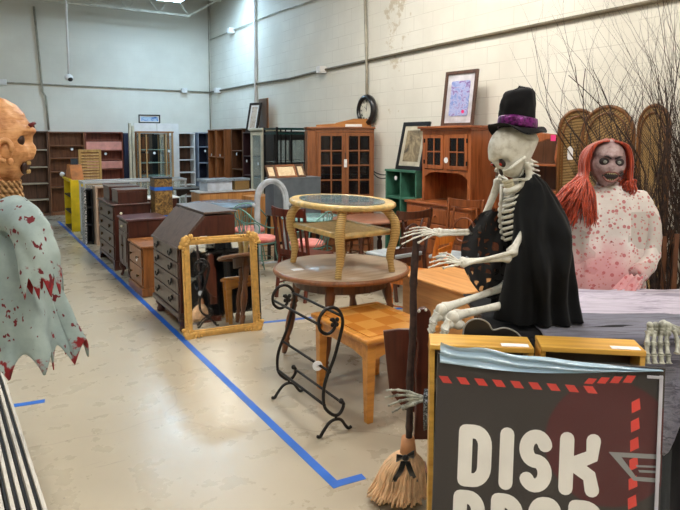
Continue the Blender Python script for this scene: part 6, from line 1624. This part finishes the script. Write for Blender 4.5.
def dress(b):
    def lv(v):
        t_ = v * (len(DL) - 1); i = min(int(t_), len(DL) - 2); k = t_ - i; return [a * (1 - k) + c * k for a, c in zip(DL[i], DL[i + 1])]
    def fn(u, v):
        a = 2 * PI * u
        if v <= .8: y, x, rx, ry = lv(v / .8); c = V(x, y, WF); z = c.z; cx = c.x
        else:
            c = V(602, 295, WF); k = (v - .8) / .2; z = c.z * (1 - k) + .02 * k; cx = c.x; rx, ry = .21 + .05 * k, .15
        fold = 1 + .05 * min(v * 1.5, 1) * math.sin(a * 8 + 2 * noise.noise(Vector((u * 4, v, 1)))) + .05 * noise.noise(Vector((math.cos(a) * 2, math.sin(a) * 2, v * 7)))
        ca, sa = math.cos(a), math.sin(a)
        return Vector((cx + rx * fold * math.copysign(abs(ca) ** .8, ca), WF + ry * fold * math.copysign(abs(sa) ** .8, sa), z))
    b.grid(fn, 160, 80)
dpart('dress', wz, DR, dress, solid=.003)
def wsleeve(b, pts, rs):
    P = smooth_path(pts, 8); N = len(P)
    r_ = [rs[0] + (rs[1] - rs[0]) * (i / (N - 1)) + .002 * math.sin(i * 1.3) + .004 * noise.noise(Vector((i * .4, 0, 2))) for i in range(N)]
    b.tube(P, r_, 20)
dpart('sleeve', wz, DR, lambda b: wsleeve(b, [V(643, 203, WF), V(650, 218, WF - .04), V(652, 240, WF - .06), V(648, 262, WF - .10), V(636, 276, WF - .16)], (.046, .046)))
dpart('sleeve', wz, DR, lambda b: wsleeve(b, [V(567, 203, WF), V(561, 220, WF - .02), V(559, 245, WF - .03), V(566, 270, WF - .06)], (.055, .045)))
def cuff(b):
    P = [V(637, 274, WF - .16), V(630, 282, WF - .18), V(625, 291, WF - .19)]
    def fn(u, v):
        c = P[0].lerp(P[2], v); a = 2 * PI * u; rr_ = .042 + .014 * v + .008 * math.sin(a * 9) * v
        return c + Vector((rr_ * math.cos(a), rr_ * math.sin(a) * .8, .006 * math.sin(a * 9)))
    b.grid(fn, 72, 10)
dpart('frilled_cuff', wz, DR, cuff, solid=.002)
def whand(b):
    c = V(624, 294, WF - .20)
    b.ball(c, (.030, .022, .030), 16, 10)
    for k in range(4): b.tube(smooth_path([c + Vector((-.020 + k * .012, -.01, -.01)), c + Vector((-.026 + k * .012, -.03, -.028)), c + Vector((-.028 + k * .012, -.03, -.050))]), [.009] * 12 + [.006], 8)
    b.tube([c + Vector((-.02, 0, .01)), c + Vector((-.045, -.02, -.01)), c + Vector((-.05, -.03, -.03))], [.010, .009, .006], 8)
dpart('hand', wz, WM, whand)

# ---------- twig bundle
TWG = NT('twig_bark'); n = TWG.noise(TWG.coord(), 30, 4); TWG.base(TWG.ramp(n, [(.4, lin((34, 24, 20))), (.65, lin((70, 48, 36)))])); TWG.set(Roughness=.8); TWG = done('twig', TWG)
g = dthing('twig_bundle', 'tall bundle of dry brown twigs standing behind the red haired zombie', 'branches', V(682, 290, 3.40).x, 3.40, 0)
rt = random.Random(11)
def twigs(b):
    base = Vector((V(682, 290, 3.40).x, 3.40, 0))
    def grow(p, d, L, r_, depth):
        pts = [p]; rs = [r_]; n_ = max(3, int(L / .09)); q = p.copy(); dd = d.copy()
        for i in range(n_):
            dd = (dd + Vector((rt.uniform(-.16, .16), rt.uniform(-.16, .16), rt.uniform(-.03, .08)))).normalized(); dd.y = abs(dd.y) if q.y < 3.36 else dd.y; q = q + dd * (L / n_); pts.append(q.copy()); rs.append(r_ * (1 - .75 * (i + 1) / n_))
            if depth < 2 and rt.random() < (.42 if q.z > 1.0 else .08):
                s = Vector((rt.uniform(-1, 1), rt.uniform(-.6, .6), rt.uniform(.2, .9))).normalized(); grow(q, (dd * .8 + s * .8).normalized(), L * rt.uniform(.2, .4), rs[-1] * .65, depth + 1)
        b.tube(pts, rs, 5, smooth=True)
    for i in range(130):
        a = rt.uniform(0, 2 * PI); q = math.sqrt(rt.random())
        p = base + Vector((.16 * q * math.cos(a), .10 * q * math.sin(a), 0))
        lean = Vector((rt.uniform(-.06, .24) + .05 * math.cos(a), rt.uniform(.0, .12), 1)).normalized()
        grow(p, lean, rt.uniform(1.2, 2.3), rt.uniform(.004, .010), 0)
dpart('twigs', g, TWG, twigs)
BRS = wood('bark_strip', (120, 74, 44), (66, 38, 26), .7)
dpart('bark_strips', g, BRS, lambda b: [b.bar(Vector((V(682, 290, 3.40).x + .12 * math.cos(k * .9), 3.35 + .10 * math.sin(k * .9), 0.0)), Vector((V(682, 290, 3.40).x + .13 * math.cos(k * .9 + .1), 3.35 + .11 * math.sin(k * .9 + .1), 1.12 + .05 * math.sin(k * 3))), .022, .012) for k in range(16)])

# ---------- stack of framed panels bottom left
FP = paint('panel_white', (206, 200, 190), .5, .08); FB = paint('panel_black', (30, 28, 28), .5, .15)
A0, A1 = Vector((.185, 1.72, 0)), Vector((.085, 3.66, 0)); dr = (A1 - A0); Lp = dr.length; angp = math.atan2(dr.y, dr.x)
labs = ['outermost thin white panel of the stack standing in the lower left corner, beside the aisle', 'second thin white panel from the aisle in the lower left stack', 'third thin white panel from the aisle in the lower left stack', 'fourth thin white panel from the aisle in the lower left stack', 'fifth thin white panel from the aisle in the lower left stack', 'sixth thin white panel from the aisle in the lower left stack', 'innermost thin white panel of the lower left stack, seventh from the aisle']
for i in range(7):
    g = thing('canvas_board', labs[i], 'board', A0 + Vector((-.030 * i, .0 + .03 * (i % 2), 0)), angp, 'thin panels stacked on edge')
    part('panel_edge', g, FP, lambda b: b.box(0, Lp, 0, .013, 0, .45), .002)
    part('black_face', g, FB, lambda b: b.box(.003, Lp - .003, .0135, .024, 0, .435 - .012 * (i % 2)), .002)
# ================================================================== world and view
w = bpy.data.worlds.new('world'); bpy.context.scene.world = w; w.use_nodes = True
w.node_tree.nodes['Background'].inputs[0].default_value = (.5, .55, .6, 1)
w.node_tree.nodes['Background'].inputs[1].default_value = .3
sc_ = bpy.context.scene
sc_.view_settings.view_transform = 'Standard'; sc_.view_settings.look = 'None'
sc_.view_settings.exposure = 0.95; sc_.view_settings.gamma = 1.0; sc_.view_settings.use_curve_mapping = False
sc_.cycles.use_denoising = True; sc_.cycles.max_bounces = 8; sc_.cycles.transparent_max_bounces = 16
sc_.cycles.caustics_reflective = False; sc_.cycles.caustics_refractive = False
sc_.cycles.sample_clamp_indirect = 6.0
